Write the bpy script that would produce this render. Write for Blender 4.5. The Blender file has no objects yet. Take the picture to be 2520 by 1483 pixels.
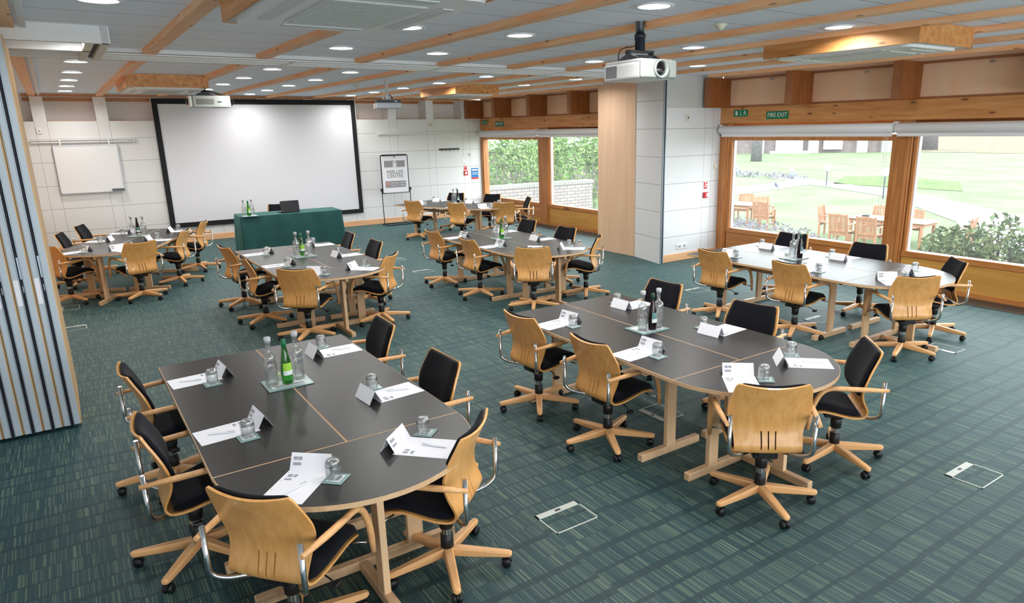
import bpy, bmesh, math, random
from mathutils import Matrix, Vector
random.seed(7)
PI = math.pi
COL = bpy.context.scene.collection
R = math.radians
# ------------------------------------------------------------------ helpers
def S(r, g, b):
    f = lambda c: (c/255/12.92) if c/255 <= .04045 else ((c/255+.055)/1.055)**2.4
    return (f(r), f(g), f(b), 1)

class MB:
    def __init__(s): s.bm = bmesh.new(); s.mi = 0
    def _take(s, b2, M=None):
        if M is not None: bmesh.ops.transform(b2, matrix=M, verts=b2.verts)
        vm = {v: s.bm.verts.new(v.co) for v in b2.verts}
        for f in b2.faces:
            try:
                nf = s.bm.faces.new([vm[v] for v in f.verts]); nf.material_index = s.mi; nf.smooth = f.smooth
            except ValueError: pass
        b2.free(); return s
    def box(s, x0, x1, y0, y1, z0, z1, bev=0, M=None, seg=1):
        b = bmesh.new(); bmesh.ops.create_cube(b, size=1)
        bmesh.ops.transform(b, matrix=Matrix.Translation(((x0+x1)/2, (y0+y1)/2, (z0+z1)/2)) @ Matrix.Diagonal((x1-x0, y1-y0, z1-z0, 1)), verts=b.verts)
        if bev: bmesh.ops.bevel(b, geom=b.edges[:], offset=bev, segments=seg, affect='EDGES', profile=.5)
        return s._take(b, M)
    def quad(s, *p):
        f = s.bm.faces.new([s.bm.verts.new(q) for q in p]); f.material_index = s.mi; return s
    def prism(s, pts, z0, z1, M=None, bev=0):
        b = bmesh.new()
        lo = [b.verts.new((x, y, z0)) for x, y in pts]; hi = [b.verts.new((x, y, z1)) for x, y in pts]
        b.faces.new(lo[::-1]); b.faces.new(hi); n = len(pts)
        for i in range(n): b.faces.new((lo[i], lo[(i+1) % n], hi[(i+1) % n], hi[i]))
        if bev: bmesh.ops.bevel(b, geom=[e for e in b.edges if abs(e.verts[0].co.z-e.verts[1].co.z) < 1e-6], offset=bev, segments=1, affect='EDGES', profile=.5)
        return s._take(b, M)
    def lathe(s, prof, n=20, M=None, cx=0, cy=0):
        b = bmesh.new(); rings = []
        for r, z in prof:
            if r < 1e-5: rings.append([b.verts.new((cx, cy, z))])
            else: rings.append([b.verts.new((cx+r*math.cos(2*PI*i/n), cy+r*math.sin(2*PI*i/n), z)) for i in range(n)])
        for a, c in zip(rings, rings[1:]):
            for i in range(n):
                j = (i+1) % n
                if len(a) == 1 and len(c) == 1: continue
                if len(a) == 1: f = b.faces.new((a[0], c[j], c[i]))
                elif len(c) == 1: f = b.faces.new((a[i], a[j], c[0]))
                else: f = b.faces.new((a[i], a[j], c[j], c[i]))
                f.smooth = True
        bmesh.ops.recalc_face_normals(b, faces=b.faces)
        return s._take(b, M)
    def tube(s, pts, r, n=10, M=None, rs=None, sx=1, cap=True):
        b = bmesh.new(); P = [Vector(p) for p in pts]; rings = []; up = None
        for i, p in enumerate(P):
            t = (P[min(i+1, len(P)-1)]-P[max(i-1, 0)]).normalized()
            if up is None:
                up = Vector((0, 0, 1)) if abs(t.z) < .9 else Vector((1, 0, 0))
            u = (up-t*up.dot(t)).normalized(); up = u; v = t.cross(u)
            rr = rs[i] if rs else r
            rings.append([b.verts.new(p+(u*math.cos(2*PI*k/n)*sx+v*math.sin(2*PI*k/n))*rr) for k in range(n)])
        for a, c in zip(rings, rings[1:]):
            for k in range(n):
                f = b.faces.new((a[k], a[(k+1) % n], c[(k+1) % n], c[k])); f.smooth = True
        if cap:
            b.faces.new(rings[0][::-1]); b.faces.new(rings[-1])
        bmesh.ops.recalc_face_normals(b, faces=b.faces)
        return s._take(b, M)
    def grid(s, rows, smooth=True, closed=False):
        V = [[s.bm.verts.new(p) for p in r] for r in rows]
        for a, c in zip(V, V[1:]):
            n = len(a)
            for i in range(n if closed else n-1):
                j = (i+1) % n
                f = s.bm.faces.new((a[i], a[j], c[j], c[i])); f.smooth = smooth; f.material_index = s.mi
        return V

def obj(name, mb, mats, parent=None, loc=None, rz=0, smooth=False):
    me = bpy.data.meshes.new(name); mb.bm.to_mesh(me); mb.bm.free()
    for m in (mats if isinstance(mats, (list, tuple)) else [mats]): me.materials.append(m)
    o = bpy.data.objects.new(name, me); COL.objects.link(o)
    if parent is not None: o.parent = parent
    if loc: o.location = loc
    o.rotation_euler.z = rz
    return o
def tag(o, label, cat, group=None, kind=None):
    o['label'] = label; o['category'] = cat
    if group: o['group'] = group
    if kind: o['kind'] = kind
    return o
def thing(name, label, cat, loc=(0, 0, 0), rz=0, group=None):
    o = bpy.data.objects.new(name, None); COL.objects.link(o); o.empty_display_size = .1
    o.location = loc; o.rotation_euler.z = rz
    return tag(o, label, cat, group)
def struct(name, mb, mats, label=None):
    o = obj(name, mb, mats); o['kind'] = 'structure'
    if label: o['label'] = label
    return o
def dup(root, loc, rz, label=None, group=None, parent=None):
    r = root.copy(); COL.objects.link(r); r.location = loc; r.rotation_euler.z = rz
    if parent is not None: r.parent = parent
    if label: r['label'] = label
    if group: r['group'] = group
    for ch in root.children:
        c = dup_child(ch, r)
    return r
def dup_child(ch, par):
    c = ch.copy(); COL.objects.link(c); c.parent = par
    for g in ch.children: dup_child(g, c)
    return c
def spline(pts, n=6):
    P = [Vector(p) for p in pts]; P = [P[0]*2-P[1]]+P+[P[-1]*2-P[-2]]; out = []
    for i in range(1, len(P)-2):
        a, b, c, d = P[i-1:i+3]
        for k in range(n):
            t = k/n
            out.append(.5*((2*b)+(c-a)*t+(2*a-5*b+4*c-d)*t*t+(3*b-a-3*c+d)*t**3))
    out.append(P[-2]); return out
def rbend(pts, r, n=5):
    P = [Vector(p) for p in pts]; out = [P[0]]
    for i in range(1, len(P)-1):
        a = (P[i-1]-P[i]); b = (P[i+1]-P[i]); rr = min(r, a.length*.49, b.length*.49)
        p0 = P[i]+a.normalized()*rr; p2 = P[i]+b.normalized()*rr
        for k in range(n+1):
            t = k/n; out.append(p0*(1-t)**2+P[i]*2*t*(1-t)+p2*t*t)
    out.append(P[-1]); return out
def text(name, s, size, mat, parent, loc, rot, align='CENTER', ext=.0008, xs=1):
    cu = bpy.data.curves.new(name, 'FONT'); cu.body = s; cu.size = size; cu.align_x = align; cu.align_y = 'CENTER'; cu.extrude = ext
    t = bpy.data.objects.new(name+'_src', cu); COL.objects.link(t)
    dg = bpy.context.evaluated_depsgraph_get(); me = bpy.data.meshes.new_from_object(t.evaluated_get(dg)); bpy.data.objects.remove(t)
    me.name = name; me.materials.clear(); me.materials.append(mat)
    o = bpy.data.objects.new(name, me); COL.objects.link(o); o.parent = parent; o.location = loc; o.rotation_euler = rot; o.scale = (xs, 1, 1); return o
# ------------------------------------------------------------------ materials
def newmat(name):
    m = bpy.data.materials.new(name); m.use_nodes = True; nt = m.node_tree
    return m, nt, nt.nodes['Principled BSDF']
def P(name, col, rough=.5, metal=0, trans=0, ior=1.45, coat=0, emit=None, es=0, alpha=1, spec=None, sheen=0):
    m, nt, b = newmat(name); i = b.inputs
    i['Base Color'].default_value = col; i['Roughness'].default_value = rough; i['Metallic'].default_value = metal
    i['Transmission Weight'].default_value = trans; i['IOR'].default_value = ior; i['Coat Weight'].default_value = coat; i['Alpha'].default_value = alpha
    i['Sheen Weight'].default_value = sheen
    if spec is not None: i['Specular IOR Level'].default_value = spec
    if emit: i['Emission Color'].default_value = emit; i['Emission Strength'].default_value = es
    return m
def N(nt, t, **kw):
    n = nt.nodes.new(t)
    for k, v in kw.items():
        if k.startswith('i'): n.inputs[int(k[1:])].default_value = v
        else: setattr(n, k, v)
    return n
def math_(nt, op, a, b=None, c=None):
    n = N(nt, 'ShaderNodeMath', operation=op)
    for k, v in enumerate((a, b, c)):
        if v is None: continue
        if isinstance(v, (int, float)): n.inputs[k].default_value = v
        else: nt.links.new(v, n.inputs[k])
    return n.outputs[0]
def mix(nt, f, a, b):
    n = N(nt, 'ShaderNodeMix', data_type='RGBA')
    for k, v in ((0, f), (6, a), (7, b)):
        if hasattr(v, 'is_linked'): nt.links.new(v, n.inputs[k])
        else: n.inputs[k].default_value = v
    return n.outputs[2]
def wood(name, c1, c2, axis='x', sc=1.0, rough=.4, knots=0, coat=0, dark=.35):
    m, nt, b = newmat(name); L = nt.links
    tc = N(nt, 'ShaderNodeTexCoord'); mp = N(nt, 'ShaderNodeMapping')
    s = {'x': (1.2, 14, 14), 'y': (14, 1.2, 14), 'z': (14, 14, 1.2)}[axis]
    mp.inputs['Scale'].default_value = [v*sc for v in s]
    L.new(tc.outputs['Object'], mp.inputs[0])
    nz = N(nt, 'ShaderNodeTexNoise'); nz.inputs['Scale'].default_value = 2.2; nz.inputs['Detail'].default_value = 6; nz.inputs['Distortion'].default_value = .6
    L.new(mp.outputs[0], nz.inputs['Vector'])
    rp = N(nt, 'ShaderNodeValToRGB'); rp.color_ramp.elements[0].position = .3; rp.color_ramp.elements[1].position = .7
    rp.color_ramp.elements[0].color = c1; rp.color_ramp.elements[1].color = c2
    L.new(nz.outputs[0], rp.inputs[0]); out = rp.outputs[0]
    oi = N(nt, 'ShaderNodeObjectInfo'); hs = N(nt, 'ShaderNodeHueSaturation')
    v = math_(nt, 'MULTIPLY_ADD', oi.outputs['Random'], .12, .94); L.new(v, hs.inputs['Value']); L.new(out, hs.inputs['Color']); out = hs.outputs[0]
    if knots:
        mp2 = N(nt, 'ShaderNodeMapping'); s2 = {'x': (2.2, 7, 7), 'y': (7, 2.2, 7), 'z': (7, 7, 2.2)}[axis]
        mp2.inputs['Scale'].default_value = [q*knots for q in s2]; L.new(tc.outputs['Object'], mp2.inputs[0])
        vo = N(nt, 'ShaderNodeTexVoronoi'); vo.inputs['Scale'].default_value = 1; L.new(mp2.outputs[0], vo.inputs['Vector'])
        lt = N(nt, 'ShaderNodeMapRange'); lt.inputs[1].default_value = .09; lt.inputs[2].default_value = .17; lt.inputs[3].default_value = .75; lt.inputs[4].default_value = 0
        L.new(vo.outputs['Distance'], lt.inputs[0])
        out = mix(nt, lt.outputs[0], out, (c1[0]*.18, c1[1]*.12, c1[2]*.1, 1))
    L.new(out, b.inputs['Base Color']); b.inputs['Roughness'].default_value = rough; b.inputs['Coat Weight'].default_value = coat
    return m
M_BEECH = wood('beech_veneer', S(212, 152, 84), S(230, 174, 106), 'z', 1.0, .35, coat=.15)
M_BEECHX = wood('beech_solid', S(214, 158, 104), S(232, 180, 124), 'x', 1.0, .4)
M_TBEECH = wood('table_beech', S(203, 166, 128), S(222, 186, 146), 'y', .8, .4)
M_LEGW = wood('table_leg_beech', S(205, 168, 128), S(224, 188, 148), 'z', .8, .45)
M_PINE = wood('pine_joist', S(252, 176, 120), S(255, 212, 164), 'y', .7, .5, knots=1.5)
M_PINEB = wood('pine_beam', S(196, 128, 66), S(226, 166, 104), 'y', .5, .45, knots=1.25)
M_CEDAR = wood('cedar_frame', S(176, 108, 54), S(204, 138, 76), 'y', .6, .4, knots=.45)
M_CEDARZ = wood('cedar_upright', S(170, 104, 52), S(204, 140, 80), 'z', .6, .4)
M_DARKW = wood('stained_divider', S(134, 76, 32), S(164, 98, 46), 'z', .6, .45)
M_DIVF = wood('divider_edge', S(150, 94, 58), S(170, 110, 70), 'z', .6, .45)
M_PLY = wood('birch_ply', S(254, 206, 166), S(255, 220, 184), 'z', .12, .5)
M_PLYO = wood('oiled_ply', S(190, 136, 62), S(214, 162, 84), 'y', .35, .42)
M_MAPLE = wood('maple_face', S(226, 188, 154), S(236, 202, 170), 'z', .3, .4)
M_PARTW = wood('partition_edge_oak', S(196, 160, 112), S(214, 180, 134), 'z', .3, .45)
M_SKIRT = wood('beech_skirting', S(222, 168, 122), S(238, 188, 144), 'x', .4, .5)
M_TEAK = wood('teak_garden', S(138, 92, 64), S(158, 114, 84), 'z', .5, .6)
M_BLACKF = P('black_fabric', S(20, 21, 27), .95, sheen=.06, spec=.15)
M_BLACK = P('black_plastic', S(18, 18, 20), .45)
M_CHROME = P('chrome', (.56, .58, .60, 1), .13, 1)
M_STEEL = P('brushed_steel', S(150, 158, 165), .3, 1)
M_GREYM = P('dark_grey_metal', S(62, 64, 72), .4, .3)
M_WHITE = P('white_paint', S(240, 240, 242), .5)
M_PAPER = P('white_paper', S(240, 240, 246), .8)
M_INK = P('grey_print', S(160, 162, 170), .8)
M_SCREEN = P('screen_fabric', S(228, 228, 234), .9)
M_FRAMEB = P('black_velvet_frame', S(16, 17, 20), .7)
M_PLAST = P('white_plastic', S(236, 238, 240), .35)
M_CREAM = P('cream_plastic', S(226, 224, 204), .4)
M_GREYP = P('grey_plastic', S(170, 176, 172), .4)
M_GREYD = P('slate_plastic', S(56, 60, 68), .45)
M_WATER = P('drinking_water', (1, 1, 1, 1), .0, trans=1, ior=1.33)
M_GDARK = P('dark_bottle_glass', S(24, 10, 14), .06)
M_COAST = P('frosted_coaster_glass', S(168, 200, 198), .2, trans=.35, ior=1.45)
M_COASTW = P('coaster_print', S(222, 232, 232), .5)
M_GREENS = P('exit_sign_green', S(10, 130, 88), .4)
M_RED = P('alarm_red', S(206, 36, 44), .4)
M_BLUE = P('sign_blue', S(20, 120, 190), .5)
M_ALU = P('aluminium_edge', S(168, 184, 196), .35, .35)
M_ALUG = P('partition_grey', S(186, 198, 208), .5)
M_SEAL = P('rubber_seal', S(30, 26, 38), .6)
M_LAMP = P('lamp_diffuser', (1, 1, 1, 1), .5, emit=(1, .98, .94, 1), es=5)
M_LIME = P('green_label', S(150, 200, 60), .5)
M_MINT = P('wrapped_mints', S(228, 232, 200), .5)
M_LAPB = P('laptop_black', S(12, 12, 18), .35)
M_HP = P('flipchart_grey', S(150, 148, 152), .7)
M_GREYF = P('ac_grey', S(222, 225, 224), .5)
M_KERB = P('pale_paving', S(172, 168, 172), .9)
M_HOOK = P('hook_metal', S(180, 180, 180), .3, .8)

# carpet
M_CARPET, nt, b = newmat('carpet_green'); L = nt.links
tc = N(nt, 'ShaderNodeTexCoord'); sx = N(nt, 'ShaderNodeSeparateXYZ'); L.new(tc.outputs['Object'], sx.inputs[0]); X, Y = sx.outputs[0], sx.outputs[1]
tile = math_(nt, 'FLOOR', math_(nt, 'DIVIDE', X, .5))
wn = N(nt, 'ShaderNodeTexWhiteNoise', noise_dimensions='1D'); L.new(tile, wn.inputs['W'])
yo = math_(nt, 'ADD', Y, math_(nt, 'MULTIPLY', wn.outputs[0], .03))
rowf = math_(nt, 'DIVIDE', yo, .155); row = math_(nt, 'FLOOR', rowf); fr = math_(nt, 'FRACT', rowf)
rn = N(nt, 'ShaderNodeTexWhiteNoise', noise_dimensions='1D'); L.new(row, rn.inputs['W'])
gap = math_(nt, 'GREATER_THAN', fr, math_(nt, 'MULTIPLY_ADD', rn.outputs[0], .34, .02))
line = math_(nt, 'FLOOR', math_(nt, 'DIVIDE', X, .0052))
cv = N(nt, 'ShaderNodeCombineXYZ'); L.new(line, cv.inputs[0]); L.new(row, cv.inputs[1])
w2 = N(nt, 'ShaderNodeTexWhiteNoise', noise_dimensions='2D'); L.new(cv.outputs[0], w2.inputs['Vector'])
ln = math_(nt, 'POWER', w2.outputs[0], 4.0)
mx = math_(nt, 'MULTIPLY', ln, math_(nt, 'MULTIPLY_ADD', gap, .56, .12))
base = mix(nt, gap, S(15, 46, 52), S(21, 56, 62))
c = mix(nt, mx, base, S(112, 130, 106))
L.new(c, b.inputs['Base Color']); b.inputs['Roughness'].default_value = .62; b.inputs['Specular IOR Level'].default_value = .5
b.inputs['Sheen Weight'].default_value = .25; b.inputs['Sheen Roughness'].default_value = .35; b.inputs['Sheen Tint'].default_value = S(120, 200, 205)
# table laminate
M_LAM, nt, b = newmat('dark_laminate'); L = nt.links
tc = N(nt, 'ShaderNodeTexCoord'); nz = N(nt, 'ShaderNodeTexNoise'); nz.inputs['Scale'].default_value = 160; nz.inputs['Detail'].default_value = 2
L.new(tc.outputs['Object'], nz.inputs['Vector'])
L.new(mix(nt, nz.outputs[0], S(34, 33, 33), S(44, 43, 41)), b.inputs['Base Color']); b.inputs['Roughness'].default_value = .33
b.inputs['Specular IOR Level'].default_value = .45
# ceiling boards with seams, plus a faint added glow to brighten them
M_CEIL, nt, b = newmat('ceiling_board_glow'); L = nt.links
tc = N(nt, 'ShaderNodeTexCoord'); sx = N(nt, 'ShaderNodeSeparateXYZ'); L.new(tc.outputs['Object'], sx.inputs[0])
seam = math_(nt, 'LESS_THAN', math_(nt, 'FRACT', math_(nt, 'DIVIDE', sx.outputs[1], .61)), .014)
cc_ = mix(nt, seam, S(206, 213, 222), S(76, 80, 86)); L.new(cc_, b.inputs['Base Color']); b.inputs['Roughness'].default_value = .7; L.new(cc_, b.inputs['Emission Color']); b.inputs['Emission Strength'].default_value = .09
# rear panel wall with joints
def panelwall(name, col, jx, jz, off):
    m, nt, b = newmat(name); L = nt.links
    tc = N(nt, 'ShaderNodeTexCoord'); sx = N(nt, 'ShaderNodeSeparateXYZ'); L.new(tc.outputs['Object'], sx.inputs[0])
    x = math_(nt, 'FRACT', math_(nt, 'DIVIDE', math_(nt, 'SUBTRACT', sx.outputs[0], off), jx))
    a = math_(nt, 'LESS_THAN', x, .006/jx); a2 = math_(nt, 'LESS_THAN', math_(nt, 'ABSOLUTE', math_(nt, 'SUBTRACT', x, .21/jx)), .003/jx)
    z = math_(nt, 'FRACT', math_(nt, 'DIVIDE', math_(nt, 'SUBTRACT', sx.outputs[2], .43), jz)); a3 = math_(nt, 'LESS_THAN', z, .008/jz)
    s = math_(nt, 'MAXIMUM', math_(nt, 'MAXIMUM', a, a2), a3)
    L.new(mix(nt, s, col, tuple(q*.42 for q in col[:3])+(1,)), b.inputs['Base Color']); b.inputs['Roughness'].default_value = .55
    return m
M_PANEL = panelwall('white_wall_panel', S(232, 232, 232), 1.04, .457, 7.10)
M_PANELP = panelwall('white_wall_panel_side', S(228, 230, 232), 8.0, .457, 9.35)
# cloth
M_VELVET, nt, b = newmat('green_velvet'); L = nt.links
nz = N(nt, 'ShaderNodeTexNoise'); nz.inputs['Scale'].default_value = 5; nz.inputs['Detail'].default_value = 3
L.new(mix(nt, nz.outputs[0], S(9, 56, 55), S(18, 80, 77)), b.inputs['Base Color']); b.inputs['Roughness'].default_value = .8
b.inputs['Sheen Weight'].default_value = .3; b.inputs['Sheen Tint'].default_value = S(120, 190, 180)
# window glass: thin pane
def pane(name, tint, haze, k=.5, b0=.03, rough=.02, pw=4):
    m = bpy.data.materials.new(name); m.use_nodes = True; nt = m.node_tree; nt.nodes.clear(); L = nt.links
    o = N(nt, 'ShaderNodeOutputMaterial'); t = N(nt, 'ShaderNodeBsdfTransparent'); t.inputs[0].default_value = tint
    g = N(nt, 'ShaderNodeBsdfGlossy'); g.inputs['Roughness'].default_value = rough; f = N(nt, 'ShaderNodeLayerWeight'); f.inputs[0].default_value = .5
    fac = math_(nt, 'MULTIPLY_ADD', math_(nt, 'POWER', f.outputs['Facing'], pw), k, b0)
    mx = N(nt, 'ShaderNodeMixShader'); L.new(fac, mx.inputs[0]); L.new(t.outputs[0], mx.inputs[1]); L.new(g.outputs[0], mx.inputs[2])
    tl = N(nt, 'ShaderNodeBsdfTranslucent'); m2 = N(nt, 'ShaderNodeMixShader'); m2.inputs[0].default_value = haze
    L.new(mx.outputs[0], m2.inputs[1]); L.new(tl.outputs[0], m2.inputs[2]); L.new(m2.outputs[0], o.inputs[0]); return m
M_PANE = pane('window_glass', (.97, .99, .98, 1), .04)
M_GLASS = pane('clear_glass', (.97, .98, .98, 1), .09, .75, .10, .03, 2.2)
M_GBASE = pane('thick_glass', (.93, .95, .95, 1), .30, .5, .30, .12, 1.5)  # white haze and gloss raised to imitate sparkle in the tumbler base
M_GGREEN = pane('green_glass', (.16, .55, .14, 1), .05, .5, .06, .03, 3)
def noisy(name, c1, c2, sc, rough=.9, det=4):
    m, nt, b = newmat(name); nz = N(nt, 'ShaderNodeTexNoise'); nz.inputs['Scale'].default_value = sc; nz.inputs['Detail'].default_value = det
    tc = N(nt, 'ShaderNodeTexCoord'); nt.links.new(tc.outputs['Object'], nz.inputs['Vector'])
    rp = N(nt, 'ShaderNodeValToRGB'); rp.color_ramp.elements[0].position = .35; rp.color_ramp.elements[1].position = .65
    rp.color_ramp.elements[0].color = c1; rp.color_ramp.elements[1].color = c2
    nt.links.new(nz.outputs[0], rp.inputs[0]); nt.links.new(rp.outputs[0], b.inputs['Base Color']); b.inputs['Roughness'].default_value = rough; b.inputs['Specular IOR Level'].default_value = .1; return m
M_GRASS = noisy('lawn_grass', S(88, 106, 74), S(104, 118, 90), .35)
M_GRASSD = noisy('rough_grass', S(70, 96, 50), S(92, 112, 70), 3)
M_LEAF = noisy('shrub_leaf', S(62, 86, 58), S(118, 138, 98), 6)
M_LEAFB = noisy('bamboo_leaf', S(82, 116, 62), S(140, 166, 108), 3)
M_LAV = noisy('lavender_leaf', S(110, 110, 118), S(146, 144, 154), 9)
M_BARK = noisy('bark', S(80, 78, 82), S(112, 108, 110), 8)
M_TWIG = P('twig', S(150, 110, 96), .9)
M_CONC = noisy('pale_concrete', S(140, 140, 136), S(156, 156, 152), 1)
M_PATH = P('gravel_path', S(158, 154, 156), .95)
M_TARMAC = P('grey_path', S(140, 140, 148), .95)
M_BRICK, nt, b = newmat('grey_brick'); bt = N(nt, 'ShaderNodeTexBrick'); tc = N(nt, 'ShaderNodeTexCoord'); mp = N(nt, 'ShaderNodeMapping')
mp.inputs['Rotation'].default_value = (R(90), 0, 0); nt.links.new(tc.outputs['Object'], mp.inputs[0]); nt.links.new(mp.outputs[0], bt.inputs['Vector'])
bt.inputs['Color1'].default_value = S(136, 128, 130); bt.inputs['Color2'].default_value = S(150, 140, 136); bt.inputs['Mortar'].default_value = S(84, 82, 86)
bt.inputs['Scale'].default_value = 1; bt.inputs['Brick Width'].default_value = .3; bt.inputs['Row Height'].default_value = .1; bt.inputs['Mortar Size'].default_value = .008
nt.links.new(bt.outputs[0], b.inputs['Base Color']); b.inputs['Roughness'].default_value = .9
M_FACADE = noisy('pale_brick_facade', S(110, 100, 100), S(124, 114, 114), 2)
M_GLOBE = P('lamp_globe', S(250, 250, 250), .2, emit=(1, 1, 1, 1), es=.3)
M_POST = P('post_grey', S(104, 112, 122), .5)
M_BIRD = P('bird_plumage', S(60, 66, 84), .7)

# ------------------------------------------------------------------ camera
cam = bpy.data.cameras.new('camera'); co = bpy.data.objects.new('camera', cam); COL.objects.link(co)
f, cx, cy = 1699.27, 1359.70, 772.22
cam.sensor_fit = 'HORIZONTAL'; cam.sensor_width = 36; cam.lens = f/2520*36
cam.shift_x = -(cx-1260)/2520; cam.shift_y = (cy-741.5)/2520
Rm = Matrix(((0.816032, 0.161812, -0.554895), (-0.577775, 0.201196, -0.791009), (-0.016352, 0.966094, 0.257673)))
co.matrix_world = Matrix.Translation((0, 0, 2.28)) @ Rm.to_4x4(); cam.clip_start = .05; cam.clip_end = 500
bpy.context.scene.camera = co

# ------------------------------------------------------------------ room shell
D, W = 17.2, 9.78
ZJ, ZC = 3.08, 3.13
YB = -4.0
struct('floor', MB().box(-2, 10.0, YB, D+.6, -.1, 0), M_CARPET)
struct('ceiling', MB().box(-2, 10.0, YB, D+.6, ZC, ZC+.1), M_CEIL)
# rear wall: panelled face up to 2.6, then projecting blocks with recesses between
m = MB(); m.box(-.75, 9.78, D, D+.5, 0, 2.6)
struct('wall_rear', m, M_PANEL)
m = MB(); m.box(-.75, 9.9, D+.45, D+.6, 2.6, 3.13)
struct('wall_rear_recess', m, P('recess_board', S(246, 242, 238), .6))
for k in range(-7, 3):
    x = 7.10+1.04*k
    if x < -.3: x0, x1 = -.3, x+.21
    else: x0, x1 = x, x+.21
    struct('wall_rear_block', MB().box(x0, x1, D, D+.46, 2.6, 3.07), M_WHITE)
m = MB(); m.box(-.3, 9.25, D+.0, D+.03, 3.07, 3.12); m.box(-.3, 9.25, D+.42, D+.45, 3.0, 3.07)
for k in range(-7, 2): m.box(7.31+1.04*k, 8.14+1.04*k, D+.004, D+.45, 2.6, 2.606)
struct('trim_1', m, M_CEDAR)
struct('baseboard_rear', MB().box(-.75, 9.75, D-.018, D, 0, .13, .004), M_SKIRT)
m = MB()
for k in range(9): m.box(.28+1.04*k, .33+1.04*k, D+.40, D+.43, 2.95, 3.0)
# left wall behind the stacked partition, and pocket
m = MB(); m.box(-.85, -.75, 7.75, D+.6, 0, ZC); struct('wall_left', m, wood('left_wall_board', S(226, 178, 134), S(238, 196, 156), 'z', .3, .5))
m = MB(); m.box(-2, -.75, 7.75, 7.85, 0, ZC); m.box(-2.1, -2, YB, 7.85, 0, ZC); struct('wall_left_side', m, M_WHITE)
struct('wall_back', MB().box(-2.1, 10, YB-.1, YB, 0, .5).box(-2.1, 10, YB-.1, YB, 2.8, ZC).box(-2.1, -1.6, YB-.1, YB, .5, 2.8).box(9.4, 10, YB-.1, YB, .5, 2.8), M_WHITE)  # unseen back wall; openings added to bring in daylight from behind
m = MB()
for x in (-1.6, .55, 2.75, 4.95, 7.15, 9.32): m.box(x, x+.08, YB-.08, YB, .5, 2.8)
m.box(-1.6, 9.4, YB-.08, YB+.02, .45, .52); m.box(-1.6, 9.4, YB-.08, YB, 2.74, 2.82)
struct('window_6', m, M_CEDARZ)  # frame of the added window band, out of view
# joists
JX = [-.19, .91, 2.0, 3.1, 4.17, 5.21, 6.19, 7.12, 8.08, 9.13]
for x in JX:
    wdt = .14 if x > 9 else .12
    for y0, y1 in ((YB, 8.4), (9.02, D+.02)):
        o = obj('trim_joist', MB().box(-wdt/2, wdt/2, -(y1-y0)/2, (y1-y0)/2, ZJ-ZC, 0, .004), M_PINE, loc=(x+wdt/2, (y0+y1)/2, ZC)); o['kind'] = 'structure'
m = MB(); m.box(-.04, .0, YB, 8.4, 3.085, ZC, .004); m.box(-.04, 0, 9.02, D, 3.085, ZC, .004); struct('trim_2', m, M_WHITE)
# partition track running across the room
m = MB(); m.box(-.4, 8.4, 8.40, 9.04, 3.085, ZC)
m.box(-.4, 8.4, 8.40, 8.47, 3.07, 3.09); m.box(-.4, 8.4, 8.97, 9.04, 3.07, 3.09)
m.box(-.4, 8.4, 8.62, 8.66, 3.07, 3.09); m.box(-.4, 8.4, 8.78, 8.82, 3.07, 3.09)
for k in range(5): m.box(.5+k*1.9, .56+k*1.9, 8.47, 8.97, 3.072, 3.09)
struct('trim_track', m, M_WHITE)
m = MB(); m.box(-.9, .52, 6.84, 6.90, 3.0, ZC); m.box(-.9, .42, 7.50, 7.55, 3.0, ZC); m.box(.36, .42, 6.9, 7.5, 3.0, ZC); m.box(.47, .53, 6.84, 8.4, 3.0, ZC); m.box(.36, .42, 7.5, 8.4, 3.0, ZC)
struct('trim_track_siding', m, M_WHITE)
struct('trim_track_slot', MB().box(.42, .47, 6.9, 8.4, 3.03, 3.05), M_SEAL)

# --- window wall (right) ---
def winbay(tag_, ylist, yj0, yj1, seg):
    """ylist: glass openings (y0,y1,framed)"""
    pass
wi = 0
def lower_panel(y0, y1, boards):
    m = MB(); m.box(W, W+.14, y0, y1, 0, .45, 0); m.mi = 1; m.box(W-.012, W, y0, y1, 0, .07, .003); m.box(W-.02, W+.14, y0, y1, .44, .52, .004)
    if boards:
        m.box(W-.008, W+.0, y0, y1, .16, .29, .003); m.box(W-.008, W, y0, y1, .30, .43, .003)
    o = struct('wall_window_base', m, [M_PLYO, M_CEDAR])
segs = [(8.35, 5.46, True), (5.10, 1.9, False), (1.7, -1.5, False), (17.12, 14.43, True), (13.95, 10.7, False)]
for k, (y1, y0, fr) in enumerate(segs):
    root = bpy.data.objects.new('window_%d' % (k+1), None); COL.objects.link(root); root['kind'] = 'structure'; root.location = (W, (y0+y1)/2, 0)
    h = (y1-y0)/2
    zt = 2.05 if fr else 2.15
    g = obj('window_pane', MB().quad((.058, -h-.01, .50), (.058, -h-.01, zt+.01), (.058, h+.01, zt+.01), (.058, h+.01, .50)), M_PANE, root)
    m = MB()
    if fr:
        for a, b_ in ((-h-.09, -h), (h, h+.09)): m.box(-.01, .12, a, b_, .45, zt+.09, .006)
        m.box(-.01, .12, -h, h, zt, zt+.09, .006)
    else:
        m.box(0, .12, -h-.05, -h, .5, zt+.1, .006); m.box(0, .12, h, h+.05, .5, zt+.1, .006); m.box(0, .12, -h, h, zt, zt+.15, .004)
    obj('window_frame', m, M_CEDARZ, root)
    m = MB()
    for a, b_ in ((-h, -h+.016), (h-.016, h)): m.box(.03, .09, a, b_, .5, zt)
    m.box(.03, .09, -h, h, .5, .514)
    obj('window_bead', m, M_PLAST, root)
    lower_panel(y0-.05, y1+.05, fr)
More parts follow.
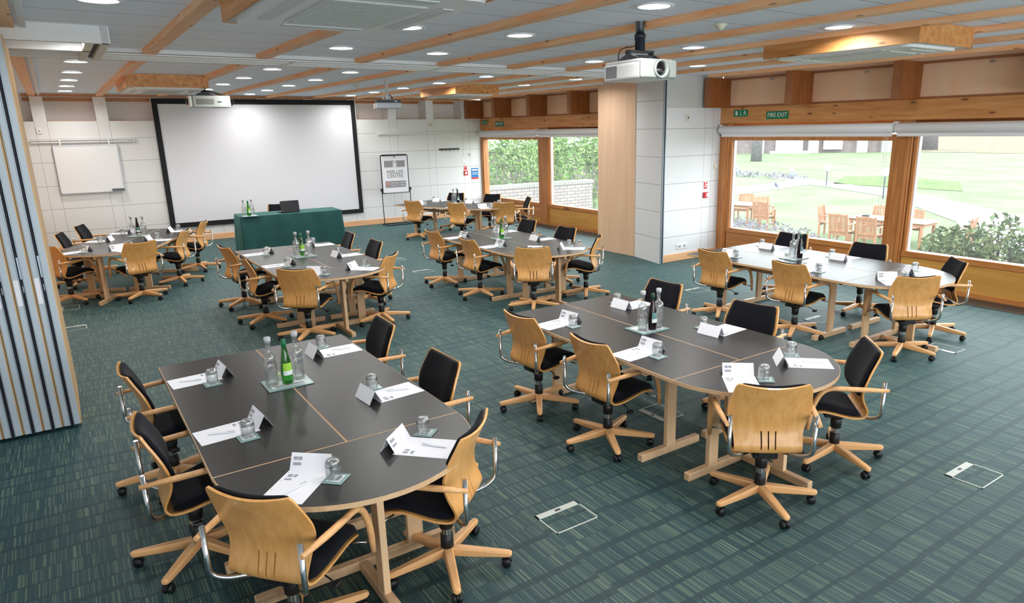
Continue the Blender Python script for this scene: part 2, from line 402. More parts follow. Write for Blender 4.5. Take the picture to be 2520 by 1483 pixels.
for (y0, y1) in ((8.42, 8.62), (5.16, 5.39), (1.70, 1.88), (-1.75, -1.5), (13.98, 14.36), (17.1, 17.2), (10.5, 10.7)):
    m = MB(); m.box(W-.03, W+.14, y0, y1, 0, 2.33, .006)
    m.box(W-.05, W-.03, y0+.03, y0+.07, 0, 2.2, .003); struct('trim_upright', m, M_CEDARZ)
struct('wall_window_end', MB().box(W, W+.14, YB, -1.75, 0, 2.33), M_WHITE)
for y0, y1 in ((YB, 8.62), (10.5, D)):
    c_ = (y0+y1)/2; hh = (y1-y0)/2
    o = obj('trim_beam', MB().box(-.08, .14, -hh, hh, 2.33-2.46, 2.6-2.46, .004).box(-.085, -.08, -hh, hh, -.075, -.071), M_PINEB, loc=(W+.04, c_, 2.46)); o['kind'] = 'structure'
    struct('wall_niche_board', MB().box(W, W+.1, y0, y1, 2.6, ZC), M_PLY)
    m = MB(); m.box(W-.03, W, y0, y1, 2.6, 2.625, .003); m.box(W-.05, W, y0, y1, 3.05, 3.08, .003); struct('trim_niche', m, M_DIVF)
    m = MB()
    struct('wall_outer_step', MB().box(W+.13, W+.2, y0, y1, 2.28, ZC), M_CEDAR)
for y in (8.45, 6.82, 5.14, 3.47, 1.8, .13, -1.5, 17.06, 15.62, 14.02, 12.4, 10.8):
    m = MB(); m.box(9.275, W, y, y+.13, 2.6, 3.08); m.mi = 1; m.box(9.265, 9.275, y, y+.13, 2.6, 3.08)
    o = struct('trim_divider', m, [M_DARKW, M_DIVF])
m = MB()
for y in (7.6, 5.95, 4.28, 16.3, 14.8, 13.2):
    m.box(W-.02, W, y-.025, y+.025, 3.0, 3.03, .003); 
tag(obj('catch_row', m, M_HOOK), 'small chrome catches along the tops of the window niches', 'catch')['kind'] = 'structure'
bpy.data.objects['catch_row'].name = 'trim_catches'
# central block (partition pocket)
struct('wall_pier_front', MB().box(8.36, W, 8.62, 8.74, 0, 2.6), M_PANELP)
struct('wall_pier_front_top', MB().box(8.36, W, 8.64, 8.74, 2.6, ZC), P('pier_board', S(206, 208, 204), .6))
struct('wall_pier_edge', MB().box(8.36, 8.42, 8.61, 8.66, 2.6, ZC), M_WHITE)
m = MB(); m.prism([(8.30, 8.58), (8.36, 8.58), (8.56, 9.42), (8.47, 9.42)], 0, ZC)
struct('wall_pier_side', m, M_PANELP)
struct('wall_pier_core', MB().box(8.60, W, 8.74, 10.5, 0, ZC), M_WHITE)
struct('wall_pier_face', MB().box(8.45, 8.6, 9.42, 10.46, .0, 3.06, .004), M_MAPLE)
m = MB(); m.box(8.318, 8.332, 8.54, 8.60, 0, 3.06); m.mi = 1; m.box(8.30, 8.318, 8.55, 8.58, 0, 3.06); m.box(8.332, 8.36, 8.55, 8.61, 0, 3.06)
struct('trim_seal', m, [M_SEAL, M_ALU])
struct('baseboard_pier', MB().box(8.37, W, 8.605, 8.62, 0, .13, .003), M_SKIRT)

# floor convector grille along the window wall
for y0, y1 in ((YB, 8.55), (10.6, 17.1)):
    m = MB(); m.box(9.36, 9.72, y0, y1, .001, .004)
    m.mi = 1
    for i in range(13): m.box(9.39+i*.024, 9.399+i*.024, y0, y1, .004, .008)
    m.box(9.36, 9.38, y0, y1, .004, .009); m.box(9.70, 9.76, y0, y1, .004, .009)
    tag(obj('floor_grille', m, [M_SEAL, M_STEEL]), 'long steel floor grille under the %s' % ('garden window wall' if y1 < 9 else 'windows behind the maple pillar'), 'floor grille', 'floor grilles', 'structure')

# ------------------------------------------------------------------ blinds
def blind(y0, y1, label):
    t = thing('roller_blind', label, 'blind', (W-.09, (y0+y1)/2, 2.225), 0, 'white roller blinds'); h = (y1-y0)/2
    obj('cassette', MB().lathe([(0, -h), (.062, -h), (.07, -h+.01), (.07, h-.01), (.062, h), (0, h)], 24, Matrix.Rotation(R(90), 4, 'X')), M_PLAST, t)
    obj('fabric', MB().box(-.012, -.004, -h+.03, h-.03, -.10, -.04), M_PAPER, t)
    obj('bottom_bar', MB().box(-.02, .004, -h+.03, h-.03, -.115, -.095, .003), M_PLAST, t)
    obj('bracket', MB().box(-.03, .08, -h-.004, -h+.012, -.03, .09, .003).box(-.03, .08, h-.012, h+.004, -.03, .09, .003), M_PLAST, t)
    obj('pull_chain', MB().tube([(-.06, -h+.05, -.02), (-.06, -h+.05, -1.5)], .0025, 5).tube([(-.07, -h+.08, -.02), (-.07, -h+.08, -1.5)], .0025, 5), M_PLAST, t)
blind(5.40, 8.56, 'white roller blind above the lawn window beside the pier wall')
blind(1.9, 5.38, 'white roller blind above the window with the leafy shrub')
blind(14.36, 17.16, 'white roller blind over the far corner window')
blind(10.75, 14.34, 'white roller blind over the window next to the maple pillar')

# ------------------------------------------------------------------ chair
PROF = spline([(v[0], v[1], v[2]) for v in [
    (-.216, .838, .196), (-.207, .822, .213), (-.190, .785, .222), (-.165, .735, .232), (-.142, .68, .241), (-.125, .62, .235), (-.115, .565, .214), (-.118, .515, .203),
    (-.132, .465, .200), (-.140, .432, .199), (-.128, .405, .199), (-.095, .392, .203), (-.03, .397, .212), (.06, .42, .222), (.14, .437, .226), (.21, .430, .222), (.25, .412, .210), (.268, .395, .19)]], 3)
US = [-1, -.9, -.75, -.55, -.38]
US = [-1, -.92, -.78, -.6, -.42, -.28, -.225, -.185, -.1, -.02, .02, .1, .185, .225, .28, .42, .6, .78, .92, 1]
def shell_pt(i, u, off=0):
    y, z, w = PROF[i]
    a = PROF[max(i-1, 0)]; b = PROF[min(i+1, len(PROF)-1)]; t = Vector((0, b[0]-a[0], b[1]-a[1])).normalized()
    n = Vector((0, -t.z, t.y))
    back = max(0, min(1, (z-.46)/.15)) if y < -.05 else 0
    c = (.028*back+.006)*u*u
    return Vector((u*w, y, z))+n*(c+off)
def chair_parts(root):
    bm = bmesh.new(); V = [[bm.verts.new(shell_pt(i, u)) for u in US] for i in range(len(PROF))]
    for i in range(len(PROF)-1):
        zc = (PROF[i][1]+PROF[i+1][1])/2; yc = PROF[i][0]
        for j in range(len(US)-1):
            if j in (6, 9, 12) and .425 < zc < .53 and yc < -.08: continue
            fc = bm.faces.new((V[i][j], V[i][j+1], V[i+1][j+1], V[i+1][j])); fc.smooth = True
    bmesh.ops.recalc_face_normals(bm, faces=bm.faces)
    bmesh.ops.solidify(bm, geom=bm.faces[:], thickness=-.012)
    bmesh.ops.remove_doubles(bm, verts=bm.verts, dist=1e-6)
    bmesh.ops.recalc_face_normals(bm, faces=bm.faces)
    for fc in bm.faces: fc.smooth = True
    mb = MB(); mb.bm.free(); mb.bm = bm
    for e in bm.edges:
        if len(e.link_faces) == 2 and e.calc_face_angle(0) > .9: e.smooth = False
    obj('seat_shell', mb, M_BEECH, root)
    def pad(i0, i1, inset, t, name, taper):
        m = MB(); rows = []; n = i1-i0; NU = 17
        top = []; bot = []
        for i in range(i0, i1+1):
            s = (i-i0)/n; e = 1-abs(2*s-1)**7
            w = (PROF[i][2]-inset)/PROF[i][2]
            if taper: w *= 1-.45*max(0, (s-.80)/.2)**2.2
            if s < .06: w *= .97
            rt, rb = [], []
            for k in range(NU):
                u = -1+2*k/(NU-1); eu = 1-abs(u)**9
                rt.append(shell_pt(i, u*w, .010+t*(max(e, 0)**.5)*(max(eu, 0)**.5))); rb.append(shell_pt(i, u*w, .0095))
            top.append(rt); bot.append(rb)
        m.grid(top)
        m.grid([r[::-1] for r in bot])
        bmesh.ops.remove_doubles(m.bm, verts=m.bm.verts, dist=.0006)
        bmesh.ops.recalc_face_normals(m.bm, faces=m.bm.faces)
        return obj(name, m, M_BLACKF, root)
    pad(1, 21, .016, .024, 'back_cushion', True)
    pad(32, 49, .008, .036, 'seat_cushion', False)
    for s in (-1, 1):
        pts = rbend([(.262*s, -.235, .618), (.285*s, .0, .628), (.285*s, .17, .632), (.285*s, .235, .50), (.283*s, .252, .335)], .09, 6)
        o = obj('armrest', MB().tube(pts, .017, 10, rs=[.012]+[.017]*(len(pts)-2)+[.013]), M_BEECHX, root)
        pts = rbend([(.243*s, -.212, .668), (.243*s, -.212, .43), (.20*s, -.17, .392), (.06*s, -.05, .375)], .06, 6)
        obj('arm_support', MB().tube(pts, .0125, 10).tube([(.243*s, -.212, .62), (.262*s, -.214, .62)], .006, 6), M_CHROME, root)
        obj('arm_bracket', MB().tube([(.19*s, .2, .40), (.275*s, .25, .385)], .007, 6), M_CHROME, root)
    mech = obj('tilt_mechanism', MB().box(-.075, .075, -.10, .10, .335, .372, .008).box(-.05, .05, -.12, .13, .362, .392, .004).lathe([(0, .33), (.045, .31), (.05, .335), (0, .34)], 14), M_BLACK, root)
    obj('lever', MB().tube(spline([(.07, .03, .35), (.16, .02, .345), (.23, .0, .33)], 4), .004, 6).box(.225, .26, -.03, .02, .315, .337, .006), M_BLACK, mech)
    col = obj('gas_column', MB().lathe([(0, .085), (.036, .085), (.034, .20), (.026, .205), (.026, .235), (.036, .24), (.04, .335), (0, .335)], 18), M_BLACK, root)
    obj('chrome_sleeve', MB().lathe([(.028, .20), (.028, .238)], 18), M_CHROME, col)
    leg = MB(); secs = [(.02, .026, .072, .125), (.12, .025, .066, .116), (.32, .021, .060, .094), (.338, .019, .062, .092), (.348, .012, .067, .088)]
    rows = []
    for x, w, z0, z1 in secs:
        b_ = .008
        rows.append([(x, -w, z0+b_), (x, -w+b_, z0), (x, w-b_, z0), (x, w, z0+b_), (x, w, z1-b_), (x, w-b_, z1), (x, -w+b_, z1), (x, -w, z1-b_)])
    Vv = leg.grid(rows, smooth=False, closed=True); leg.bm.faces.new(Vv[-1]); leg.bm.faces.new(Vv[0][::-1]); bmesh.ops.recalc_face_normals(leg.bm, faces=leg.bm.faces)
    cst = MB().lathe([(0, -.011), (.02, -.012), (.0255, -.006), (.0255, .006), (.02, .012), (0, .011)], 14, Matrix.Translation((.318, -.014, .0255)) @ Matrix.Rotation(R(90), 4, 'X'))
    cst.lathe([(0, -.011), (.02, -.012), (.0255, -.006), (.0255, .006), (.02, .012), (0, .011)], 14, Matrix.Translation((.318, .014, .0255)) @ Matrix.Rotation(R(90), 4, 'X'))
    cst.box(.303, .322, -.008, .008, .02, .05, .003).tube([(.32, 0, .045), (.32, 0, .066)], .007, 8)
    pr = [(.022*math.cos(a), .022*math.sin(a)) for a in [R(20+16*i) for i in range(9)]]
    cst.tube([(.318+.028*math.cos(R(a)), 0, .027+.028*math.sin(R(a))) for a in (10, 50, 90, 130, 160)], .006, 8, sx=.5)
    lm = cm = None
    for k in range(5):
        if lm is None:
            o = obj('base_leg', leg, M_BEECHX, root); lm = o.data; c = obj('caster', cst, M_BLACK, o); cm = c.data
        else:
            o = bpy.data.objects.new('base_leg', lm); COL.objects.link(o); o.parent = root
            c = bpy.data.objects.new('caster', cm); COL.objects.link(c); c.parent = o
        o.rotation_euler.z = R(72*k)
CH = {'A1': (0.341, 4.993, 2.0, 34.0), 'A2': (0.328, 3.933, -1.6, 16.0), 'A3': (0.584, 2.961, 38.8, 72.0), 'A4': (1.402, 3.023, 132.2, 35.0), 'A5': (1.725, 3.973, 180.8, 45.0), 'A6': (1.75, 5.073, 177.4, 18.0), 'B1': (3.055, 4.575, 4.1, 21.0), 'B2': (3.069, 3.68, 1.9, 27.0), 'B3': (3.286, 2.457, 50.5, 30.0), 'B4': (4.172, 2.52, 136.2, 37.0), 'B5': (4.428, 3.581, 189.7, 18.0), 'B6': (4.456, 4.692, 182.7, 9.0), 'C1': (6.489, 5.627, 4.4, 2.0), 'C2': (6.516, 4.555, 1.9, 64.0), 'C3': (6.839, 3.539, 54.6, 55.0), 'C4': (7.7, 3.614, 137.4, 59.0), 'C5': (7.973, 4.666, 190.2, 36.0), 'C6': (8.012, 5.814, 190.1, 18.0), 'D1': (1.856, 10.036, 10.3, 9.0), 'D2': (1.874, 8.919, -0.4, 9.0), 'D3': (2.161, 7.957, 49.8, 18.0), 'D4': (3.035, 8.071, 135.9, 55.0), 'D5': (3.275, 9.122, 180.3, 0.0), 'D6': (3.269, 10.151, 177.2, 45.0), 'E1': (4.659, 9.513, 3.1, 58.0), 'E2': (4.678, 8.449, 2.2, 54.0), 'E3': (4.927, 7.443, 56.3, 18.0), 'E4': (5.865, 7.525, 135.0, 16.0), 'E5': (6.112, 9.603, 181.9, 9.0), 'E6': (6.049, 8.444, 183.6, 54.0), 'F1': (6.361, 14.142, 27.0, 47.0), 'F2': (6.862, 13.079, 26.1, 18.0), 'F3': (7.618, 12.539, 50.7, 0.0), 'F4': (8.3, 12.959, 157.5, 0.0), 'F5': (8.137, 14.096, 209.4, 54.0), 'F6': (7.673, 15.012, 212.1, 9.0), 'G1': (-0.089, 11.833, 29.1, 11.0), 'G2': (0.068, 13.157, -13.7, 36.0), 'G3': (0.355, 14.126, -20.6, 36.0), 'G4': (0.727, 11.546, 109.0, 19.0), 'G5': (1.364, 12.311, 153.5, 59.0), 'G6': (1.807, 13.378, 155.6, 62.0)}
TN = dict(A='partition-side table', B='table under the large white projector', C='lawn window table', D='table before the green-clothed desk', E='maple pillar table', F='flip chart table', G='whiteboard table')
SN = {1: 'partition side, screen end', 2: 'partition side, rounded-end half', 3: 'rounded end, partition side', 4: 'rounded end, window side', 5: 'window side, rounded-end half', 6: 'window side, screen end'}
SMAP = {}
for t in 'ABCDE':
    for k in range(1, 7): SMAP[t+str(k)] = {1: 1, 2: 2, 3: 3, 4: 4, 5: 5, 6: 6}[k]
SMAP.update(A5=5, A6=6, D5=5, D6=6, E5=6, E6=5, B5=5, B6=6, C5=5, C6=6, F1=1, F2=2, F3=3, F4=4, F5=5, F6=6, G1=3, G2=2, G3=1, G4=4, G5=5, G6=6)
chair0 = thing('swivel_chair', '', 'chair', (0, 0, 0)); chair_parts(chair0); used = False
def place_chair(x, y, a, ba, label, group):
    global used
    if not used: c = chair0; used = True; c.location = (x, y, 0); c.rotation_euler.z = R(a-90); c['label'] = label; c['group'] = group
    else: c = dup(chair0, (x, y, 0), R(a-90), label, group)
    k = 0
    for ch in c.children:
        if ch.name.startswith('base_leg'): ch.rotation_euler.z = R(ba+72*k-(a-90)); k += 1
    return c
for n, push in (('C3', .08), ('E3', .075), ('D3', .09), ('G4', .10), ('D4', .02)):
    x, y, a, ba = CH[n]; CH[n] = (x-push*math.cos(R(a)), y-push*math.sin(R(a)), a, ba)
for n, (x, y, a, ba) in CH.items():
    s = SMAP[n]
    place_chair(x, y, a, ba, 'beech and black swivel chair, %s of %s' % (SN[s], TN[n[0]]), 'swivel chairs round the conference tables')
place_chair(3.78, 15.35, 270, 12, 'swivel chair with black back pad behind the green-clothed desk', 'swivel chairs')

# ------------------------------------------------------------------ tables
TB = dict(A=((1.02, 3.35), 0, 2.0, 1.30), B=((3.66, 2.97), 0, 2.06, 1.29), C=((7.13, 3.95), 0, 2.2, 1.40), D=((2.52, 8.22), 0, 2.12, 1.30), E=((5.27, 7.75), 0, 2.12, 1.29),
          F=((7.42, 13.13), 23.5, 1.98, 1.30), G=((.48, 11.90), -24.3, 2.12, 1.28))
ZT = .72
def rect_table(root_xy, rz, x0, x1, y0, y1, label, grp):
    cxm, cym = (x0+x1)/2, (y0+y1)/2; ca, sa = math.cos(rz), math.sin(rz)
    t = thing('conference_table', label, 'table', (root_xy[0]+cxm*ca-cym*sa, root_xy[1]+cxm*sa+cym*ca, 0), rz, grp)
    w, l = (x1-x0)/2, (y1-y0)/2-.001
    top = obj('tabletop', MB().box(-w, w, -l, l, ZT-.026, ZT-.0008, .002), M_TBEECH, t)
    obj('laminate_surface', MB().box(-w+.0045, w-.0045, -l+.0035, l-.0035, ZT-.002, ZT), M_LAM, top)
    for s in (-1, 1):
        yy = s*(l-.33)
        obj('leg', MB().box(-.045, .045, yy-.018, yy+.018, .05, ZT-.075, .003), M_LEGW, t)
        obj('foot', MB().box(-.29, .29, yy-.025, yy+.025, .0, .055, .004), M_TBEECH, t)
        obj('top_rail', MB().box(-.27, .27, yy-.02, yy+.02, ZT-.08, ZT-.026, .003), M_TBEECH, t)
    obj('stretcher', MB().box(-.014, .014, -(l-.33)+.018, (l-.33)-.018, ZT-.15, ZT-.085, .003), M_TBEECH, t)
    obj('connector_block', MB().box(w-.09, w-.05, -l+.12, -l+.17, ZT-.055, ZT-.026).box(-w+.05, -w+.09, -l+.12, -l+.17, ZT-.055, ZT-.026), M_TBEECH, t)
def d_table(root_xy, rz, w, label):
    t = thing('half_round_table', label, 'table', (root_xy[0], root_xy[1], 0), rz, 'rounded end tables')
    h = w/2-.002; arc = lambda r: [(r*math.cos(-a), r*math.sin(-a)-.004) for a in [PI*i/40 for i in range(41)]]
    top = obj('tabletop', MB().prism(arc(h)[::-1], ZT-.026, ZT-.0008, bev=.002), M_TBEECH, t)
    obj('laminate_surface', MB().prism(arc(h-.004)[::-1], ZT-.002, ZT, ), M_LAM, top).location = (0, -.002, 0)
    obj('foot', MB().box(-.55, .55, -.085, -.035, 0, .055, .004), M_TBEECH, t)
    obj('foot', MB().box(-.025, .025, -h+.02, -.087, 0, .055, .004), M_TBEECH, t)
    for x, y in ((-.31, -.06), (.31, -.06)):
        obj('leg', MB().box(x-.045, x+.045, y-.018, y+.018, .05, ZT-.075, .003), M_LEGW, t)
    obj('leg', MB().box(-.018, .018, -.425, -.335, .05, ZT-.075, .003), M_LEGW, t)
    obj('top_rail', MB().box(-.5, .5, -.08, -.04, ZT-.08, ZT-.026, .003), M_TBEECH, t)
    obj('top_rail', MB().box(-.02, .02, -.56, -.083, ZT-.08, ZT-.026, .003), M_TBEECH, t)
for k, ((jx, jy), rz, Ln, w) in TB.items():
    rz = R(rz)
    rect_table((jx, jy), rz, -w/2, -.0008, 0, Ln, 'dark topped beech table, partition half of the %s' % TN[k], 'rectangular conference tables')
    rect_table((jx, jy), rz, .0008, w/2, 0, Ln, 'dark topped beech table, window half of the %s' % TN[k], 'rectangular conference tables')
    d_table((jx, jy), rz, w, 'dark half-round table forming the rounded end of the %s' % TN[k])

# ------------------------------------------------------------------ place settings
def proto(fn):
    return fn
def make_sheet():
    o = obj('paper_sheet', MB().box(-.105, .105, .006, .303, 0, .0012), M_PAPER); m = MB()
    m.box(-.085, -.062, .235, .262, .0012, .0016); m.box(-.055, -.038, .235, .262, .0012, .0016); m.box(-.085, -.05, .205, .222, .0012, .0016)
    for k in range(4): m.lathe([(0, .0012), (.003, .0012), (.003, .0016), (0, .0016)], 6, cx=-.095, cy=.035+.08*k)
    obj('print_mark', m, M_INK, o); return tag(o, '', 'paper', 'paper sheets on the tables')
def make_tent():
    m = MB(); t = .0008
    m.quad((-.1, 0, 0), (.1, 0, 0), (.1, .042, .078), (-.1, .042, .078)); m.quad((.1, .084, 0), (-.1, .084, 0), (-.1, .042, .078), (.1, .042, .078))
    bmesh.ops.remove_doubles(m.bm, verts=m.bm.verts, dist=1e-5); bmesh.ops.solidify(m.bm, geom=m.bm.faces[:], thickness=.0008)
    o = obj('name_tent', m, M_PAPER); pl = MB(); Mx = Matrix.Translation((0, -.0012, 0)) @ Matrix.Rotation(math.atan2(.078, .042), 4, 'X')
    pl.box(-.085, -.066, .055, .07, .001, .0016, 0, Mx); pl.box(-.062, -.042, .055, .07, .001, .0016, 0, Mx); pl.box(-.085, -.045, .03, .042, .001, .0016, 0, Mx)
    obj('print_mark', pl, M_INK, o); return tag(o, '', 'name card', 'folded name cards')
def make_pen():
    o = obj('pen', MB().lathe([(0, -.07), (.002, -.068), (.0042, -.055), (.0045, .03), (.004, .066), (.002, .07), (0, .07)], 10, Matrix.Translation((0, 0, .0046)) @ Matrix.Rotation(R(90), 4, 'X')), P('pen_barrel', S(222, 226, 232), .35))
    obj('clip', MB().box(-.001, .001, -.066, -.03, .008, .0105), M_CHROME, o); return tag(o, '', 'pen', 'ballpoint pens')
def make_coaster(s=.05, nm='glass_coaster'):
    o = obj(nm, MB().box(-s, s, -s, s, 0, .006, .0015), M_COAST); q = s*.66
    m = MB(); m.box(-q, q, -q, q, .006, .0064); m.mi = 1
    m.box(-q*.8, -q*.2, -q*.7, q*.7, .0064, .0067); m.box(q*.15, q*.8, -q*.7, q*.7, .0064, .0067)
    obj('print_mark', m, [M_COASTW, M_INK], o); return tag(o, '', 'coaster', 'glass coasters')
def make_glass():
    o = obj('tumbler', MB().lathe([(.034, 0), (.037, .03), (.037, .06), (.031, .084), (.026, .091), (0, .091), (0, .076), (.024, .074), (.031, .06), (.0345, .03), (.0315, 0), (.034, 0)], 20), M_GLASS)
    obj('thick_base', MB().lathe([(0, .0765), (.0245, .0745), (.030, .062), (.0368, .062), (.0312, .0845), (.0262, .0915), (.012, .0905), (0, .088)], 20), M_GBASE, o)
    return tag(o, '', 'glass', 'upturned tumblers')
protos = {}
for nm, fn in (('s', make_sheet), ('t', make_tent), ('p', make_pen), ('c', make_coaster), ('g', make_glass)): protos[nm] = [fn(), False]
def put(nm, x, y, z, rz, label):
    o, u = protos[nm]
    if not u: protos[nm][1] = True; o.location = (x, y, z); o.rotation_euler.z = rz; o['label'] = label; return o
    return dup(o, (x, y, z), rz, label)
SEAT = {1: (-1, 1.54, 5), 2: (-1, .53, 5), 3: (-.46, -.44, 50), 4: (.42, -.44, 135), 5: (1, .55, 182), 6: (1, 1.58, 183)}
DY = dict(A=(1.53, .51, .53, 1.58), B=(1.52, .54, .57, 1.62), C=(1.75, .60, .75, 1.8), D=(1.62, .58, .75, 1.85), E=(1.62, .55, .62, 1.68), F=(1.42, .42, .62, 1.58), G=(1.65, .75, .62, 1.65))
for k, ((jx, jy), rzd, Ln, w) in TB.items():
    rz = R(rzd)
    for s, (u, v, a) in SEAT.items():
        if s in (1, 2, 5, 6): u = u*w/2*.992; v = DY[k][{1: 0, 2: 1, 5: 2, 6: 3}[s]]
        a = a+random.uniform(-3, 3)
        fx, fy = math.cos(R(a)), math.sin(R(a)); rx, ry = fy, -fx
        def W_(px, py):
            lx, ly = u+rx*px+fx*py, v+ry*px+fy*py
            return jx+lx*math.cos(rz)-ly*math.sin(rz), jy+lx*math.sin(rz)+ly*math.cos(rz)
        ang = R(a-90)+rz; where = '%s, %s' % (SN[s], TN[k])
        x, y = W_(0, .004); put('s', x, y, ZT, ang, 'printed white paper sheet, '+where)
        x, y = W_(.012, .13); put('p', x, y, ZT+.0014, ang+R(random.uniform(-28, 8)+180), 'silver ballpoint pen lying on paper, '+where)
        x, y = W_(0, .295); put('t', x, y, ZT+.0014, ang, 'folded white name card, '+where)
        ox = .158+random.uniform(-.004, .006); oy = .235+random.uniform(-.01, .01)
        x, y = W_(ox, oy); put('c', x, y, ZT, ang+R(random.uniform(-5, 5)), 'square glass coaster, '+where)
        x, y = W_(ox-.012, oy+.006); put('g', x, y, ZT+.0068, ang, 'upturned clear tumbler, '+where)

# bottles and trays
def make_clear():
    t = tag(obj('glass_bottle', MB().lathe([(0, 0), (.036, 0), (.039, .006), (.039, .185), (.034, .205), (.018, .214), (.0145, .222), (.0135, .27), (.0155, .272), (.0155, .285), (.0115, .285), (.010, .225), (.03, .205), (.036, .185), (.036, .012), (0, .01)], 22), M_GLASS), '', 'bottle', 'clear water bottles')
    obj('stopper', MB().lathe([(0, .268), (.0105, .268), (.0105, .287), (.0205, .287), (.0215, .30), (.0205, .318), (0, .322)], 18), P('stopper_grey', S(206, 210, 214), .25, trans=.3), t)
    m = MB()
    for z0, z1, w in ((.155, .168, 70), (.125, .131, 60), (.115, .12, 60)):
        a0 = R(200); pts = [(.0395*math.cos(a0+R(w*i/8)), .0395*math.sin(a0+R(w*i/8))) for i in range(9)]
        m.grid([[(x, y, z0) for x, y in pts], [(x, y, z1) for x, y in pts]])
    obj('label_print', m, P('bottle_print', S(90, 96, 110), .5), t); return t
def make_green(glass, lab, cap, nm, grp):
    t = tag(obj(nm, MB().lathe([(0, 0), (.03, .0), (.035, .006), (.035, .09), (.031, .14), (.021, .20), (.0145, .245), (.013, .288), (0, .29)], 22), glass), '', 'bottle', grp)
    obj('screw_cap', MB().lathe([(0, .243), (.0155, .243), (.0145, .292), (0, .294)], 16), cap, t)
    m = MB(); a0 = R(190); w = 110
    rows = [[((r+.0006)*math.cos(a0+R(w*i/10)), (r+.0006)*math.sin(a0+R(w*i/10)), z) for i in range(11)] for r, z in ((.035, .06), (.035, .09), (.0335, .115), (.031, .14))]
    m.grid(rows[:2]); m.mi = 1; m.grid(rows[1:])
    obj('paper_label', m, lab, t); return t
def make_tray():
    o = obj('bottle_tray', MB().box(-.14, .14, -.115, .115, 0, .008, .002), M_COAST); m = MB(); m.box(-.11, .11, -.085, .085, .008, .0085); m.mi = 1; m.box(-.09, .09, -.08, -.045, .0085, .0089)
    obj('print_mark', m, [M_COASTW, M_INK], o); return tag(o, '', 'tray', 'glass bottle trays')
def make_dish():
    o = tag(obj('mint_dish', MB().lathe([(0, 0), (.026, 0), (.03, .03), (.032, .045), (.030, .045), (.026, .008), (0, .008)], 18), M_GLASS), '', 'dish', 'glass mint dishes')
    m = MB()
    for i in range(14):
        a = random.random()*6.3; r = random.random()*.016; m.box(-.008, .008, -.006, .006, -.004, .004, .002, Matrix.Translation((r*math.cos(a), r*math.sin(a), .014+.03*random.random())) @ Matrix.Rotation(random.random()*3, 4, 'Z') @ Matrix.Rotation(random.random()*2, 4, 'X'))
    p = obj('wrapped_mints', m, M_MINT, o); p['kind'] = 'stuff'; return o
M_LW = P('label_white', S(220, 228, 226), .5); M_CAPG = P('cap_green', S(20, 110, 70), .35); M_CAPD = P('cap_dark_green', S(12, 60, 36), .35); M_LT = P('label_teal', S(90, 130, 130), .5)
M_LR = P('label_red', S(150, 40, 60), .5)
protos['cb'] = [make_clear(), False]; protos['gb'] = [make_green(M_GGREEN, [M_LW, M_LIME], M_CAPG, 'green_bottle', 'green glass bottles'), False]
protos['db'] = [make_green(M_GDARK, [M_LW, M_LT], M_CAPD, 'dark_bottle', 'dark juice bottles'), False]; protos['tr'] = [make_tray(), False]; protos['di'] = [make_dish(), False]
BT = dict(A=((1.01, 4.45), 0, 'gb', (-.09, .0), (0, -.022), (.082, .027), (-.03, .07)), B=((3.68, 3.93), 0, 'db', (-.065, -.02), (.012, -.05), (.095, -.03), (.02, .09)),
          C=((7.17, 5.09), 0, 'db', (-.03, .0), (.03, -.06), (.10, .02), (-.02, .08)), D=((2.50, 9.25), 0, 'gb', (-.08, .01), (.0, .05), (.09, .02), (.02, -.04)),
          E=((5.29, 8.86), 0, 'gb', (-.08, .02), (-.01, -.05), (.09, .0), (-.01, .07)), F=((7.28, 14.08), 23, 'db', (-.08, .01), (.0, -.05), (.07, .03), (.06, -.06)),
          G=((.95, 13.02), -24, 'db', (-.09, .02), (.0, .0), (.09, -.01), (.03, -.07)))
for k, ((x, y), rz, gk, c1, g, c2, di) in BT.items():
    put('tr', x, y, ZT, R(rz), 'square glass tray under the bottles of the '+TN[k]); z = ZT+.0095
    def at(p): return x+p[0]*math.cos(R(rz))-p[1]*math.sin(R(rz)), y+p[0]*math.sin(R(rz))+p[1]*math.cos(R(rz))
    a, b_ = at(c1); put('cb', a, b_, z, R(40), 'clear bottle toward the partition on the tray, '+TN[k])
    a, b_ = at(c2); put('cb', a, b_, z, R(60), 'clear bottle toward the windows on the tray, '+TN[k])
    a, b_ = at(g); put(gk, a, b_, z, R(30), '%s bottle between two clear ones, %s' % ('green' if gk == 'gb' else 'dark', TN[k]))
    a, b_ = at(di); put('di', a, b_, z, 0, 'small glass dish of mints beside the bottles, '+TN[k])
# ------------------------------------------------------------------ presenter desk
def deskcloth():
    t = thing('tablecloth', 'green velvet cloth draped to the carpet over the desk before the projection screen', 'tablecloth', (3.77, 14.72, 0), R(-3))
    hx, hy, zt = .98, .36, .745; m = MB(); n = 160; rows = []
    per = []
    def rect(hx, hy, s):
        L_ = 4*(hx+hy); d = s*L_
        if d < 2*hx: return (-hx+d, -hy), (0, -1)
        d -= 2*hx
        if d < 2*hy: return (hx, -hy+d), (1, 0)
        d -= 2*hy
        if d < 2*hx: return (hx-d, hy), (0, 1)
        d -= 2*hx; return (-hx, hy-d), (-1, 0)
    for j, z in enumerate((zt, zt-.01, zt-.2, zt-.45, .012)):
        fl = (0, .004, .02, .035, .05)[j]; row = []
        for i in range(n):
            (px, py), (nx, ny) = rect(hx, hy, i/n)
            rip = fl*(.6+.35*math.sin(i*.55)+.2*math.sin(i*.23+1))
            row.append((px+nx*rip, py+ny*rip, z))
        rows.append(row)
    V = m.grid(rows, closed=True); obj('skirt', m, M_VELVET, t)
    obj('cloth_top', MB().box(-hx, hx, -hy, hy, zt-.004, zt+.001), M_VELVET, t)
    return t
deskcloth()
ZD = .748
t = thing('laptop', 'open black laptop standing on the green-clothed desk', 'laptop', (3.76, 14.52, ZD), R(2))
